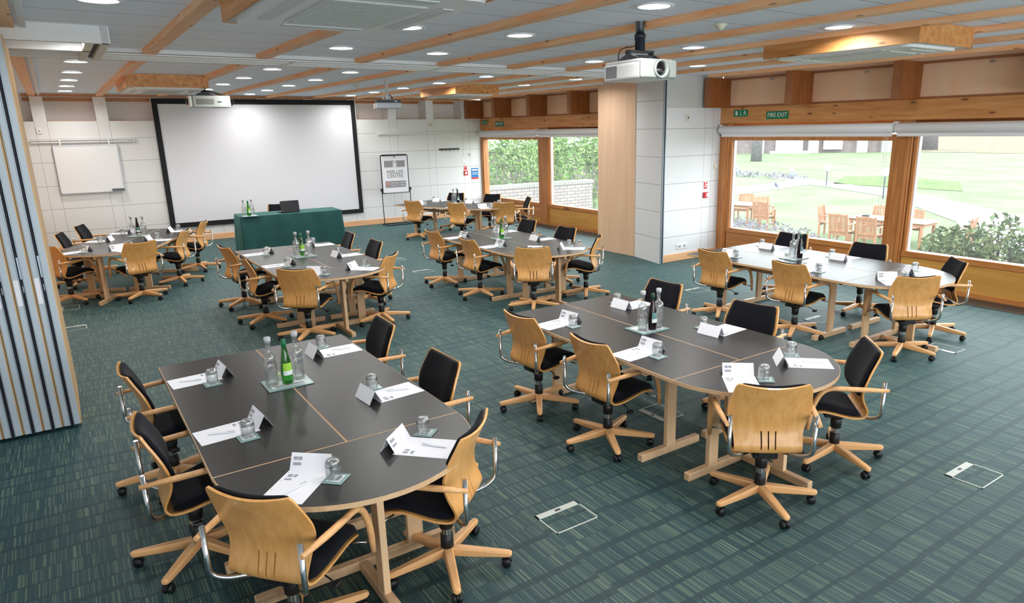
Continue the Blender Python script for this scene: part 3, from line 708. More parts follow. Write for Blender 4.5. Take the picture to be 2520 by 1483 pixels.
obj('keyboard_base', MB().box(-.185, .185, 0, .25, 0, .018, .004), M_LAPB, t)
ld = obj('screen_lid', MB().box(-.185, .185, -.006, .006, .01, .24, .003, Matrix.Rotation(R(-6), 4, 'X')), M_LAPB, t)
obj('round_logo', MB().lathe([(0, 0), (.012, 0), (.012, .002), (0, .002)], 14, Matrix.Translation((-.15, -.0035, .04)) @ Matrix.Rotation(R(84), 4, 'X')), P('logo_grey', S(120, 120, 124), .3, .6), ld)
put('tr', 2.96, 14.46, ZD, 0, 'glass tray holding bottles on the green-clothed desk')
put('cb', 2.88, 14.50, ZD+.0095, R(60), 'clear bottle at the outer corner of the green-clothed desk')
put('gb', 2.95, 14.43, ZD+.0095, R(60), 'slim green bottle on the green-clothed desk')
put('cb', 3.03, 14.50, ZD+.0095, R(80), 'clear bottle on the laptop side of the desk tray')

# ------------------------------------------------------------------ rear wall fittings
t = thing('projection_screen', 'large fixed projection screen with wide black frame on the rear wall', 'screen', (4.055, D-.03, 0))
fr = MB(); hx = 2.175
fr.box(-hx, hx, -.03, .03, .33, .43, .004); fr.box(-hx, hx, -.03, .03, 2.94, 3.05, .004); fr.box(-hx, -hx+.1, -.03, .03, .43, 2.94, .004); fr.box(hx-.1, hx, -.03, .03, .43, 2.94, .004)
obj('frame', fr, M_FRAMEB, t); obj('screen_surface', MB().box(-hx+.1, hx-.1, -.01, .02, .43, 2.94), M_SCREEN, t)
t = thing('whiteboard', 'blank whiteboard hung on the rear wall by the partition', 'whiteboard', (.585, D-.05, 0))
obj('board', MB().box(-.54, .54, -.012, .02, 1.2, 2.13, .004), M_WHITE, t)
m = MB(); m.box(-.55, .55, -.018, .02, 1.19, 1.21); m.box(-.55, .55, -.018, .02, 2.12, 2.14); m.box(-.55, -.54, -.018, .02, 1.19, 2.14); m.box(.54, .55, -.018, .02, 1.19, 2.14)
obj('frame', m, P('silver_trim', S(206, 208, 212), .3, .3), t)
obj('pen_tray', MB().box(.33, .55, -.06, -.018, 1.2, 1.25, .006), P('tray_grey', S(96, 98, 108), .5), t)
obj('hanger', MB().box(-.43, -.40, -.02, .04, 2.13, 2.25, .004).box(.40, .43, -.02, .04, 2.13, 2.25, .004), M_WHITE, t)
t = thing('hanging_rail', 'white metal hanging rail above the whiteboard', 'rail', (.6, D-.03, 2.22), 0, 'wall rails')
obj('rail', MB().box(-.9, .86, -.02, .02, -.035, -.015, .003).box(-.9, .86, -.02, .02, .015, .03, .003), M_WHITE, t)
obj('end_cap', MB().box(.84, .87, -.025, .025, -.04, .04, .004), M_GREYF, t)
t = thing('picture_rail', 'long pale picture rail on the rear wall above the coat hooks', 'rail', (8.0, D-.02, 2.255), 0, 'wall rails')
obj('rail', MB().box(-1.2, 1.2, -.02, .02, -.035, .03, .005), M_GREYF, t)
obj('end_cap', MB().box(-1.23, -1.2, -.022, .02, -.04, .035, .004), M_WHITE, t)
t = thing('coat_rack', 'black coat hook bar on the rear wall beside the corner', 'coat rack', (8.755, D-.015, 1.82))
obj('bar', MB().box(-.3, .3, -.015, .015, -.022, .022, .004), M_BLACK, t)
for k in range(5):
    obj('hook', MB().tube(spline([(-.24+.12*k, -.015, -.015), (-.24+.12*k, -.03, -.05), (-.24+.12*k, -.05, -.06), (-.24+.12*k, -.06, -.04)], 4), .005, 6), M_HOOK, t)
def plate(name, label, cat, loc, sx, sz, mat, rz=0, dot=None, d=.02):
    t = thing(name, label, cat, loc, rz); obj('cover', MB().box(-sx/2, sx/2, -d, 0, -sz/2, sz/2, .003), mat, t)
    if dot: obj('indicator', MB().lathe([(0, 0), (dot[0], 0), (dot[0], .012), (0, .014)], 14, Matrix.Translation((0, -d, 0)) @ Matrix.Rotation(R(90), 4, 'X')), dot[1], t)
    return t
plate('wall_sensor', 'small cream wall sensor over the whiteboard rail', 'sensor', (-.12, D, 2.42), .09, .11, M_WHITE, dot=(.012, M_GREYP))
plate('wall_sensor', 'small cream wall sensor over the picture rail', 'sensor', (8.25, D, 2.45), .09, .11, M_CREAM, dot=(.012, M_BLACK))
plate('light_switch', 'cream round-knob light switch in the rear corner by the window', 'switch', (9.40, D, 1.66), .1, .09, M_WHITE, dot=(.022, M_CREAM))
plate('paper_notice', 'small white paper notice above the fire call point on the rear wall', 'notice', (9.18, D, 1.52), .09, .13, M_PAPER, d=.003)
t = plate('fire_point', 'red fire call point and sign on the rear wall', 'fire alarm', (9.23, D, 1.17), .12, .13, M_RED)
obj('button_window', MB().box(-.03, .03, -.028, -.02, -.03, .03, .003), M_WHITE, t)
t = thing('fire_notice', 'red and white fire action sign above the rear call point', 'sign', (9.225, D, 1.31)); obj('board', MB().box(-.06, .06, -.004, 0, -.07, .07), M_WHITE, t); obj('print_mark', MB().box(-.045, .045, -.006, -.004, -.055, .02).box(-.045, .045, -.006, -.004, .035, .055), M_RED, t)
t = thing('fire_notice', 'blue fire action notice beside the corner window', 'sign', (9.51, D, 1.16)); obj('board', MB().box(-.11, .11, -.004, 0, -.17, .13), M_BLUE, t)
obj('print_mark', MB().box(-.09, .09, -.006, -.004, .06, .10).box(-.09, .09, -.006, -.004, .0, .012).box(-.09, .09, -.006, -.004, -.04, -.028).box(-.05, .05, -.006, -.004, .13, .16), M_WHITE, t)
obj('red_strip', MB().box(-.11, .11, -.006, -.004, -.17, -.12), M_RED, t)
# pier wall fittings
YP = 8.62
plate('wall_sensor', 'cream wall sensor high on the white pier wall', 'sensor', (8.91, YP, 2.44), .09, .11, M_CREAM, dot=(.012, M_BLACK))
plate('thermostat', 'cream round-knob thermostat on the pier wall by the window frame', 'thermostat', (9.66, YP, 1.6), .1, .1, M_CREAM, dot=(.028, M_WHITE))
t = thing('fire_notice', 'small red and white fire notice on the white pier wall', 'sign', (9.42, YP, 1.28)); obj('board', MB().box(-.055, .055, -.004, 0, -.075, .075), M_PAPER, t)
obj('print_mark', MB().box(-.045, .04, -.006, -.004, -.06, -.03).box(-.045, -.01, -.006, -.004, -.02, .06).box(.01, .04, -.006, -.004, .02, .06).box(.01, .04, -.006, -.004, -.02, .0), M_RED, t)
t = plate('fire_point', 'red fire alarm call point on the white pier wall', 'fire alarm', (9.42, YP, 1.11), .10, .10, M_RED, d=.035)
obj('button_window', MB().box(-.005, .04, -.043, -.035, -.035, .035, .003), M_WHITE, t)
t = thing('power_socket', 'white twin power socket low on the pier wall', 'socket', (8.87, YP, .25))
obj('cover', MB().box(-.13, .13, -.012, 0, -.045, .045, .003), M_WHITE, t)
obj('outlet', MB().box(-.09, -.03, -.015, -.012, -.02, .02).box(.03, .09, -.015, -.012, -.02, .02), M_GREYP, t)
# exit signs on the window beams (faces -X)
def sign_run(y, lab):
    t = thing('exit_sign', lab, 'sign', (W-.045, y, 2.50), R(-90))
    obj('board', MB().box(-.15, .15, -.004, 0, -.055, .055), M_GREENS, t)
    m = MB(); m.box(-.11, -.07, -.006, -.004, -.035, .035); m.box(-.004, .004, -.006, -.004, -.02, .035)
    m.prism([(-.015, 0), (.015, 0), (0, .018)], .004, .006, Matrix.Translation((0, 0, -.02)) @ Matrix.Rotation(R(90), 4, 'X') @ Matrix.Rotation(PI, 4, 'Z'))
    m.lathe([(0, .004), (.009, .004), (.009, .006), (0, .006)], 10, Matrix.Translation((.085, 0, .032)) @ Matrix.Rotation(R(90), 4, 'X'))
    for a, b_ in (((.08, .022), (.095, -.002)), ((.095, -.002), (.075, -.02)), ((.075, -.02), (.06, -.036)), ((.095, -.002), (.112, -.018)), ((.112, -.018), (.112, -.036)), ((.08, .018), (.06, .004)), ((.083, .018), (.108, .012))):
        m.tube([(a[0], -.005, a[1]), (b_[0], -.005, b_[1])], .0045, 5)
    obj('pictogram', m, M_WHITE, t)
def sign_exit(y, lab, z=2.45):
    t = thing('exit_sign', lab, 'sign', (W-.045, y, z), R(-90))
    obj('board', MB().box(-.215, .215, -.004, 0, -.062, .062), M_GREENS, t)
    text('lettering', 'FIRE EXIT', .098, M_WHITE, t, (0, -.0055, 0), (R(90), 0, 0), xs=.93)
sign_run(8.17, 'green running-man exit sign on the beam beside the pier wall'); sign_exit(7.42, 'green FIRE EXIT sign on the beam above the lawn window')
sign_run(16.95, 'green running-man exit sign on the beam above the corner window'); sign_exit(16.15, 'green FIRE EXIT sign above the corner window')

# ------------------------------------------------------------------ flip chart
t = thing('flip_chart', 'flip chart stand with a printed white sheet before the rear wall', 'flip chart', (6.98, 16.75, 0), R(-2))
zb, ztp = .80, 1.73
obj('board_frame', MB().tube(rbend([(-.35, 0, zb), (-.35, 0, ztp), (.35, 0, ztp), (.35, 0, zb), (-.35, 0, zb)], .03), .012, 8), M_BLACK, t)
obj('clamp_bar', MB().box(-.32, .32, -.03, .01, ztp-.015, ztp+.02, .004).box(-.004, .004, -.03, -.01, ztp-.07, ztp), M_BLACK, t)
sh = obj('printed_sheet', MB().box(-.335, .335, -.012, -.004, zb+.02, ztp-.015), M_PAPER, t)
obj('logo_banner', MB().box(-.27, .27, -.016, -.012, 1.44, 1.60), M_HP, sh)
m = MB(); m.box(-.045, -.025, -.02, -.016, 1.44, 1.57); m.box(.025, .045, -.02, -.016, 1.44, 1.57); m.prism([(-.045, 0), (.045, 0), (0, .035)], .016, .02, Matrix.Translation((0, 0, 1.565)) @ Matrix.Rotation(R(90), 4, 'X')); m.box(-.018, .018, -.019, -.016, 1.44, 1.54)
obj('arch_logo', m, M_WHITE, sh)
MI2 = P('letter_grey', S(120, 118, 124), .8)
text('lettering', 'M\u00d8LLER', .125, MI2, sh, (0, -.014, 1.315), (R(90), 0, 0), xs=.95); text('lettering', 'CENTRE', .125, MI2, sh, (0, -.014, 1.215), (R(90), 0, 0), xs=.95)
obj('college_banner', MB().box(-.27, .27, -.016, -.012, .94, 1.10), M_HP, sh)
obj('crest', MB().prism([(-.24, .05), (-.15, .05), (-.15, -.01), (-.195, -.06), (-.24, -.01)], .016, .019, Matrix.Translation((0, 0, 1.025)) @ Matrix.Rotation(R(90), 4, 'X')), P('crest_pink', S(206, 150, 140), .8), sh)
text('lettering', 'CHURCHILL COLLEGE', .05, M_WHITE, sh, (.06, -.018, 1.05), (R(90), 0, 0), xs=.78); text('lettering', 'UNIVERSITY OF CAMBRIDGE', .042, M_WHITE, sh, (.06, -.018, .99), (R(90), 0, 0), xs=.74)
obj('pen_ledge', MB().box(-.3, .3, -.05, 0, zb-.01, zb+.01, .004), M_STEEL, t)
for s in (-1, 1):
    obj('clamp_knob', MB().box(s*.37-.03, s*.37+.03, -.03, .03, .86, .92, .006), M_BLACK, t)
obj('stand', MB().tube(rbend([(-.375, .0, .9), (-.365, .0, .03), (-.365, -.16, .012), (.365, -.16, .012), (.365, 0, .03), (.375, 0, .9)], .06), .011, 8).tube([(-.36, .02, .03), (.36, .02, .03)], .01, 8).tube(rbend([(-.36, .02, .03), (-.36, .22, .012), (.36, .22, .012), (.36, .02, .03)], .06), .011, 8), M_BLACK, t)

# ------------------------------------------------------------------ downlights
LX = [(0.40, y) for y in (5.54, 7.21, 10.01, 11.62, 13.22, 14.75, 16.3)]+[(2.60, y) for y in (5.74, 7.40, 10.15, 11.85, 13.45, 15.0)]+[(3.70, y) for y in (3.94, 5.72, 7.43, 10.24, 11.88, 13.45, 15.0, 16.5)]+[(5.93, y) for y in (3.92, 5.68, 7.42, 10.2, 11.9, 13.5, 15.05, 16.5)]+[(7.70, y) for y in (7.28, 10.15, 11.8, 13.3)]
EXTRA_UNSEEN = [(.4, 2.5), (2.6, 2.4), (3.7, 2.2), (5.93, 2.2), (7.7, 2.2), (7.7, 5.2), (2.0, -1.5), (5.93, -1.5), (.4, -1.5), (7.7, -1.5)]  # unseen downlights added beyond the visible ones to light the room
d0 = None
BAY = {.40: 'in the bay along the partition', 2.60: 'in the second lit bay', 3.70: 'in the bay of the large projector', 5.93: 'in the bay of the window cassettes', 7.70: 'in the bay near the window wall'}
ld = bpy.data.lights.new('downlight_lamp', 'AREA'); ld.shape = 'DISK'; ld.size = .22; ld.energy = 13; ld.spread = R(160); ld.color = (1, .98, .95)
for i, (x, y) in enumerate(LX+EXTRA_UNSEEN):
    row = sorted([q for q in LX+EXTRA_UNSEEN if q[0] == x], key=lambda q: q[1]).index((x, y))
    ordw = ['first', 'second', 'third', 'fourth', 'fifth', 'sixth', 'seventh', 'eighth', 'ninth', 'tenth', 'eleventh'][::-1]
    n = len([q for q in LX+EXTRA_UNSEEN if q[0] == x]); rank = n-1-row
    w_ = ['first', 'second', 'third', 'fourth', 'fifth', 'sixth', 'seventh', 'eighth', 'ninth', 'tenth', 'eleventh'][rank]
    lab = 'round recessed downlight, %s from the screen wall %s' % (w_, BAY.get(x, 'added out of view behind the tables'))
    if d0 is None:
        d0 = thing('ceiling_downlight', lab, 'ceiling light', (x, y, ZC), 0, 'recessed ceiling downlights')
        obj('trim_ring', MB().lathe([(.115, -.002), (.142, -.003), (.146, -.008), (.142, -.014), (.118, -.012), (.112, -.004)], 32), M_PLAST, d0)
        obj('diffuser', MB().lathe([(0, -.009), (.118, -.009), (.118, -.006), (0, -.006)], 32), M_LAMP, d0)
    else: dup(d0, (x, y, ZC), 0, lab)
    lo = bpy.data.objects.new('downlight_lamp', ld); COL.objects.link(lo); lo.location = (x, y, ZC-.02)

# ------------------------------------------------------------------ air conditioning cassettes
def cassette(x0, x1, y0, y1, lab):
    t = thing('ceiling_cassette', lab, 'air conditioner', ((x0+x1)/2, (y0+y1)/2, 0), 0, 'ceiling air conditioning cassettes'); hx, hy = (x1-x0)/2, (y1-y0)/2; z0 = 2.95
    m = MB(); m.box(-hx, -hx+.02, -hy, hy, z0, 3.125, .002); m.box(hx-.02, hx, -hy, hy, z0, 3.125, .002); m.box(-hx+.02, hx-.02, -hy, -hy+.02, z0, 3.125); m.box(-hx+.02, hx-.02, hy-.02, hy, z0, 3.125)
    obj('timber_surround', m, M_PINEB, t)
    obj('base_board', MB().box(-hx+.02, hx-.02, -hy+.02, hy-.02, z0+.004, z0+.012), M_GREYF, t)
    q = .42; w, l = hx-.045, hy-.11
    rr = lambda w, l, r: [(sx*(w-r)+r*math.cos(a), sy*(l-r)+r*math.sin(a)) for sx, sy, a0 in ((1, 1, 0), (-1, 1, 90), (-1, -1, 180), (1, -1, 270)) for a in [R(a0+15*i) for i in range(7)]]
    obj('cassette_panel', MB().prism(rr(w, l, .07), z0-.02, z0+.004, bev=.008), M_PLAST, t)
    g = MB(); g.box(-w*.55, w*.55, -l*.6, l*.6, z0-.028, z0-.02, .004); g.mi = 1
    n = 16
    for i in range(n): yy = -l*.56+i*l*1.12/n; g.box(-w*.5, w*.5, yy, yy+.006, z0-.0295, z0-.028)
    obj('intake_grille', g, [M_GREYF, M_GREYP], t)
    for (a, b_, c_, d_) in ((-w*.5, w*.5, -l*.86, -l*.76), (-w*.5, w*.5, l*.76, l*.86), (-w*.86, -w*.72, -l*.6, l*.6), (w*.72, w*.86, -l*.6, l*.6)):
        o = obj('louvre_flap', MB().box(a, b_, c_, d_, z0-.026, z0-.02, .002), M_GREYF, t)
cassette(.99, 2.06, 3.28, 4.9, 'white air conditioning cassette in a timber box above the partition-side table')
cassette(6.20, 7.15, 3.32, 4.95, 'white air conditioning cassette in a timber box above the lawn window table')
cassette(.99, 2.04, 11.55, 13.1, 'air conditioning cassette in a timber box before the whiteboard')
cassette(6.25, 7.18, 11.9, 13.4, 'air conditioning cassette in a timber box above the flip chart table')
for (x, y, l_) in ((4.85, 4.34, 'white smoke detector on the ceiling near the large projector'), (4.76, 12.9, 'white smoke detector on the ceiling before the projection screen'), (5.5, 12.2, 'white smoke detector on the ceiling past the white-pole projector')):
    t = thing('smoke_detector', l_, 'smoke detector', (x, y, ZC), 0, 'smoke detectors')
    obj('base_plate', MB().lathe([(0, -.015), (.055, -.015), (.055, 0), (0, 0)], 20), M_CREAM, t); obj('sensor_dome', MB().lathe([(0, -.05), (.02, -.048), (.035, -.03), (.042, -.015)], 20), M_CREAM, t)

# ------------------------------------------------------------------ projectors
def bracket(t, zt, polec, zp1, zp2, spread, top_loc=(0, 0)):
    pass
# large white projector
t = thing('projector', 'large white ceiling projector with its lens facing the room on a black bracket', 'projector', (4.14, 4.57, 0), R(-4))
rr = lambda w, l, r: [(sx*(w-r)+r*math.cos(a), sy*(l-r)+r*math.sin(a)) for sx, sy, a0 in ((1, 1, 0), (-1, 1, 90), (-1, -1, 180), (1, -1, 270)) for a in [R(a0+18*i) for i in range(6)]]
obj('body', MB().box(-.185, .185, -.235, .26, 2.665, 2.80, .022, None, 3), M_PLAST, t)
obj('top_cover', MB().box(-.175, .175, -.225, .25, 2.795, 2.822, .012, None, 2), M_GREYF, t)
fp = obj('lens_panel', MB().box(-.187, .187, -.262, -.225, 2.668, 2.815, .02, None, 3), M_GREYP, t)
rx = Matrix.Rotation(R(90), 4, 'X')
ln = obj('lens', MB().lathe([(.062, 0), (.074, .0), (.072, .022), (.060, .02), (.056, .004), (.05, -.01)], 28, Matrix.Translation((.01, -.262, 2.742)) @ rx), M_GREYP, t)
obj('lens_glass', MB().lathe([(0, .012), (.03, .008), (.054, .0), (.056, -.004)], 24, Matrix.Translation((.01, -.262, 2.742)) @ rx), P('lens_dark', S(8, 8, 12), .05, coat=1), ln)
m = MB()
for i in range(13):
    for j in range(20):
        m.box(-.1875, -.185, .07+i*.0125, .077+i*.0125, 2.69+j*.0048, 2.6925+j*.0048)
obj('side_vent', m, P('vent_shadow', S(90, 96, 104), .7), t)
m = MB(); m.lathe([(.0, 3.02), (.038, 3.02), (.038, 3.125), (.05, 3.127), (0, 3.13)], 20); obj('steel_pole', m, M_STEEL, t)
obj('pole_sleeve', MB().lathe([(0, 2.90), (.042, 2.90), (.042, 3.0), (.047, 3.0), (.047, 3.03), (0, 3.03)], 20), P('sleeve_blue_black', S(40, 46, 58), .35), t)
m = MB(); m.box(-.13, .13, -.03, .03, 2.885, 2.905, .003)
for s in (-1, 1):
    m.box(s*.12-.006, s*.12+.006, -.035, .035, 2.83, 2.90, .002); m.prism([(-.14, 0), (.14, 0), (.04, .04), (-.04, .04)], -.004, .004, Matrix.Translation((s*.127, 0, 2.825)) @ Matrix.Rotation(R(90), 4, 'Z') @ Matrix.Rotation(R(90), 4, 'X'))
m.prism([(-.17, 0), (.17, 0), (.06, .04), (-.06, .04)], -.004, .004, Matrix.Translation((0, -.05, 2.825)) @ rx)
obj('mount_bracket', m, M_GREYM, t)
for s in (-1, 1): obj('bracket_bolt', MB().lathe([(0, 0), (.007, 0), (.007, .008), (0, .008)], 8, Matrix.Translation((s*.07, -.054, 2.845)) @ rx), M_CHROME, t)
obj('cable', MB().tube(spline([(-.03, .03, 3.0), (-.05, .0, 2.94), (-.16, .05, 2.91), (-.15, .1, 2.83)], 6), .004, 6), M_BLACK, t)
# grey projector on the black stem
t = thing('projector', 'grey ceiling projector with trailing cables in front of the projection screen', 'projector', (2.09, 12.35, 0), R(0))
obj('body', MB().box(-.20, .34, -.19, .16, 2.70, 2.875, .012, None, 2), M_GREYP, t)
obj('vent_grille', MB().box(-.15, .10, -.193, -.19, 2.745, 2.825), P('vent_grey', S(120, 122, 118), .6), t)
obj('lens_shroud', MB().box(-.25, -.20, -.18, .05, 2.705, 2.87, .012, None, 2), M_WHITE, t)
obj('lens', MB().lathe([(0, 0), (.05, 0), (.055, .02), (.0, .02)], 20, Matrix.Translation((-.25, -.06, 2.79)) @ Matrix.Rotation(R(-90), 4, 'Y')), P('lens_dark2', S(40, 40, 60), .1), t)
obj('maker_plate', MB().box(.15, .21, -.193, -.19, 2.775, 2.79), M_GREYM, t)
obj('pole', MB().lathe([(0, 2.93), (.035, 2.93), (.038, 3.03), (.02, 3.035), (.02, 3.078), (0, 3.078)], 16), M_BLACK, t)
obj('mount_bracket', MB().prism([(-.15, 0), (.15, 0), (.04, .06), (-.04, .06)], -.08, .08, Matrix.Translation((0, 0, 2.875)) @ rx), M_BLACK, t)
obj('cable', MB().tube(spline([(.02, -.02, 2.96), (.2, -.02, 2.92), (.36, .0, 2.86), (.42, .0, 2.80), (.39, 0, 2.74), (.345, 0, 2.74)], 5), .008, 6).tube(spline([(.02, .02, 2.95), (.22, .02, 2.90), (.38, .02, 2.83), (.345, .02, 2.79)], 5), .006, 6), M_BLACK, t)
# projector on the white pole
t = thing('projector', 'two-tone ceiling projector hanging on a long white pole', 'projector', (4.61, 11.15, 0), R(-14))
obj('body', MB().box(-.20, .20, -.15, .17, 2.655, 2.745, .014, None, 2), P('proj_light', S(176, 184, 192), .4), t)
obj('side_casing', MB().box(-.206, -.195, -.14, .17, 2.66, 2.74, .004), M_WHITE, t)
obj('dark_base', MB().box(-.19, .19, -.14, .16, 2.742, 2.79, .008, None, 2), M_GREYD, t)
m = MB()
for i in range(6): m.box(-.2085, -.206, -.06, .03, 2.67+i*.011, 2.674+i*.011)
obj('side_vent', m, M_GREYM, t)
obj('lettering', MB().box(.09, .135, -.143, -.14, 2.76, 2.774), M_WHITE, t)
obj('pole', MB().lathe([(0, 2.86), (.026, 2.86), (.026, 3.125), (.045, 3.127), (0, 3.13)], 16), M_WHITE, t)
obj('mount_bracket', MB().box(-.08, .08, -.05, .05, 2.79, 2.80, .003).box(-.075, -.065, -.04, .04, 2.79, 2.85, .002).box(.03, .04, -.04, .04, 2.79, 2.85, .002).lathe([(0, 2.80), (.03, 2.80), (.03, 2.87), (0, 2.87)], 12), M_GREYF, t)
obj('cable', MB().tube(spline([(.02, 0, 2.88), (.06, -.03, 2.85), (.08, 0, 2.80)], 5), .006, 6), M_BLACK, t)

# ------------------------------------------------------------------ stacked folding partition
PXS = -.15
for k in range(8):
    x1 = PXS-k*.128; wn_ = ['outermost panel facing the tables', 'second panel', 'third panel', 'fourth panel', 'fifth panel', 'sixth panel', 'seventh panel', 'innermost panel'][k]
    t = thing('partition_panel', 'stacked movable wall section, %s of the stack' % wn_, 'partition', (x1, 6.50, 0), R(0), 'stacked movable wall sections')
    obj('face_board', MB().box(-.009, 0, .01, 1.12, .03, 3.0), M_PARTW, t); obj('face_board', MB().box(-.124, -.117, .01, 1.12, .03, 3.0), M_PARTW, t)
    m = MB(); m.box(-.050, -.009, 0, 1.1, .03, 3.0, .003); m.box(-.117, -.078, 0, 1.1, .03, 3.0, .003)
    obj('aluminium_frame', m, M_ALUG, t)
    m = MB(); m.box(-.078, -.050, .012, 1.08, .02, 3.0); obj('seal_channel', m, M_SEAL, t)
    m = MB(); m.box(-.079, -.075, -.004, .012, .03, 3.0); m.box(-.053, -.049, -.004, .012, .03, 3.0); obj('seal_lip', m, M_ALU, t)
    obj('latch', MB().box(-.068, -.054, .004, .012, 1.25, 1.42, .002).box(-.064, -.058, .002, .012, 1.15, 1.2), M_STEEL, t)
    obj('spec_sticker', MB().box(-.113, -.082, -.0012, .0, 1.05, 1.25), M_PAPER, t)

# ------------------------------------------------------------------ floor boxes
def fbox(x, y, rz, lab, lidw=.05):
    t = thing('floor_box', lab, 'floor box', (x, y, 0), R(rz), 'floor outlet boxes')
    m = MB(); a, b_ = .155, .12
    m.box(-a, a, b_-lidw, b_, .0005, .004); m.box(-a, a, -b_, -b_+.008, .0005, .004); m.box(-a, -a+.008, -b_, b_, .0005, .004); m.box(a-.008, a, -b_, b_, .0005, .004)
    obj('steel_rim', m, P('satin_steel', S(190, 196, 190), .5, .2), t)
    obj('carpet_insert', MB().box(-a+.008, a-.008, -b_+.008, b_-lidw, .0005, .0025), M_CARPET, t)
    obj('lid_catch', MB().box(-.02, .02, b_-lidw*.7, b_-lidw*.3, .004, .0046), M_GREYM, t)
fbox(2.205, 3.03, 0, 'steel-rimmed floor box in the aisle before the half-round tables'); fbox(4.70, 1.81, 0, 'steel-rimmed floor box on the open carpet toward the window wall')
fbox(3.78, 3.85, 90, 'steel-rimmed floor box beneath the table under the large projector'); fbox(7.32, 3.28, 90, 'steel-rimmed floor box by the rounded end of the lawn window table')
fbox(4.81, 10.65, 0, 'steel-rimmed floor box between the desk-side and pillar tables'); fbox(7.31, 6.77, 0, 'steel-rimmed floor box before the pier wall'); fbox(7.29, 4.75, 0, 'steel-rimmed floor box beneath the lawn window table')
fbox(-.14, 11.47, 90, 'steel-rimmed floor box by the whiteboard table'); fbox(-.14, 10.16, 0, 'steel-rimmed floor box beside the end of the partition stack'); fbox(4.9, 12.0, 0, 'steel-rimmed floor box in front of the projection screen'); fbox(7.56, 15.6, 0, 'steel-rimmed floor box near the flip chart')

# ------------------------------------------------------------------ outdoors
ZG = -1.0
def K(p, z=ZG): k = (2.28-z)/(2.28+.7); return (p[0]*k, p[1]*k)
struct('ground', MB().box(W+.15, 220, -60, 160, ZG-.2, ZG), M_GRASS)
def poly(name, pts, z, mat, lab=None):
    m = MB(); f_ = m.bm.faces.new([m.bm.verts.new((x, y, z)) for x, y in pts]); bmesh.ops.recalc_face_normals(m.bm, faces=m.bm.faces)
    if f_.normal.z < 0: bmesh.ops.reverse_faces(m.bm, faces=[f_])
    return struct(name, m, mat)
poly('path_terrace', [(W+.2, -6), (12.6, -6), (12.6, 10.4), (W+.2, 10.4)], ZG+.012, M_KERB)
a = [K(p) for p in ((36.27, 26.26), (33.92, 21.9), (33.0, 20.2), (32.3, 18.6), (30.78, 15.99), (28.53, 13.0), (25.15, 9.42), (21, 6), (12, 1))]
b2 = [K(p) for p in ((10, 4.0), (18, 8), (22.6, 10.3), (25.98, 13.44), (28.74, 16.14), (31.17, 20.56), (31.83, 21.99), (34.5, 26.5))]
poly('path_gravel', a+b2, ZG+.02, M_PATH)
poly('path_grey', [K(p) for p in ((27.7, 23.58), (30.5, 23.9), (34.22, 24.25), (34.0, 22.9), (31.83, 21.99), (28.2, 21.3), (24.56, 20.88), (20, 19.5), (21, 21.5))], ZG+.016, M_TARMAC)
# lawn mound beyond the path
m = MB(); V = m.grid([[(36.5+i*1.0, 16.5+j*1.2+i*.5, ZG+.02+.35*max(0, math.sin(PI*i/6))*max(0, math.sin(PI*j/6))) for i in range(7)] for j in range(7)])
struct('ground_mound', m, M_GRASSD)
# college building
fa, fb = Vector((59.0, 63.0)), Vector((88, 33)); d = (fb-fa); Lf = d.length; ang = math.atan2(d.y, d.x)
t = thing('college_building', 'pale brick building with tall white windows beyond the lawn', 'building', (fa.x+4, fa.y+4, ZG), ang)
obj('wall', MB().box(-12, 28.5, 0, 3, 0, 9), M_FACADE, t)
for x0, wd, z0 in ((15.4, 2.8, 1.0), (21.0, 1.8, 1.1), (9.2, .9, 1.1), (4, 2.5, 1.2), (-3, 3, 1.2)):
    w_ = obj('bay_window', MB().box(x0-.2, x0+wd+.2, -.5, 0, z0-.7, z0+4.2), P('render_white', S(172, 170, 172), .8), t)
    obj('window_panes', MB().box(x0, x0+wd*.3, -.54, -.5, z0, z0+3.6).box(x0+wd*.35, x0+wd*.65, -.54, -.5, z0, z0+3.6).box(x0+wd*.7, x0+wd, -.54, -.5, z0, z0+3.6), P('pane_blue', S(150, 160, 168), .2), w_)
for i, x0 in enumerate((19.0, 24.6, 12.6, 27.4)): obj('pier', MB().box(x0, x0+1.2, -.8, 0, 0, 9), M_CONC, t)
obj('step', MB().box(14.4, 19.0, -2.2, -.8, 0, .3), M_CONC, t)
def tree(x, y, r, h, lab, n=26):
    t = thing('tree', lab, 'tree', (x, y, ZG), 0, 'garden trees'); 
    obj('trunk', MB().tube([(0, 0, 0), (.1, 0, h*.3), (0, .1, h*.6), (.1, .1, h)], r, 12, rs=[r*1.25, r, r*.85, r*.6]), M_BARK, t)
    m = MB(); rnd = random.Random(3)
    for i in range(n):
        a_ = rnd.random()*6.28; z0 = h*(.45+.5*rnd.random()); l = h*(.25+.3*rnd.random())
        m.tube(spline([(0, 0, z0), (math.cos(a_)*l*.5, math.sin(a_)*l*.5, z0+l*.25), (math.cos(a_)*l, math.sin(a_)*l, z0+l*.35)], 3), .05, 5, rs=[r*.3*(1-k/7)+.01 for k in range(7)])
    obj('branches', m, M_BARK, t)
k_ = (55.6, 44.5); tree(k_[0], k_[1], .43, 9, 'thick grey tree trunk standing before the college building')
k_ = K((83.32, 42.1)); tree(k_[0], k_[1], .85, 10, 'tall bare tree on the far edge of the lawn')
for i in range(5):
    pass
t = thing('bare_shrub_tree', 'bare twiggy tree with reddish buds reaching past the shrub window', 'tree', (21.5, 6.2, ZG))
m = MB(); rnd = random.Random(11)
m.tube([(0, 0, 0), (0, 0, 1.2), (.1, .1, 2.4), (0, .2, 3.4)], .06, 8, rs=[.08, .07, .05, .03]); obj('trunk', m, M_BARK, t)
m = MB(); m2 = MB()
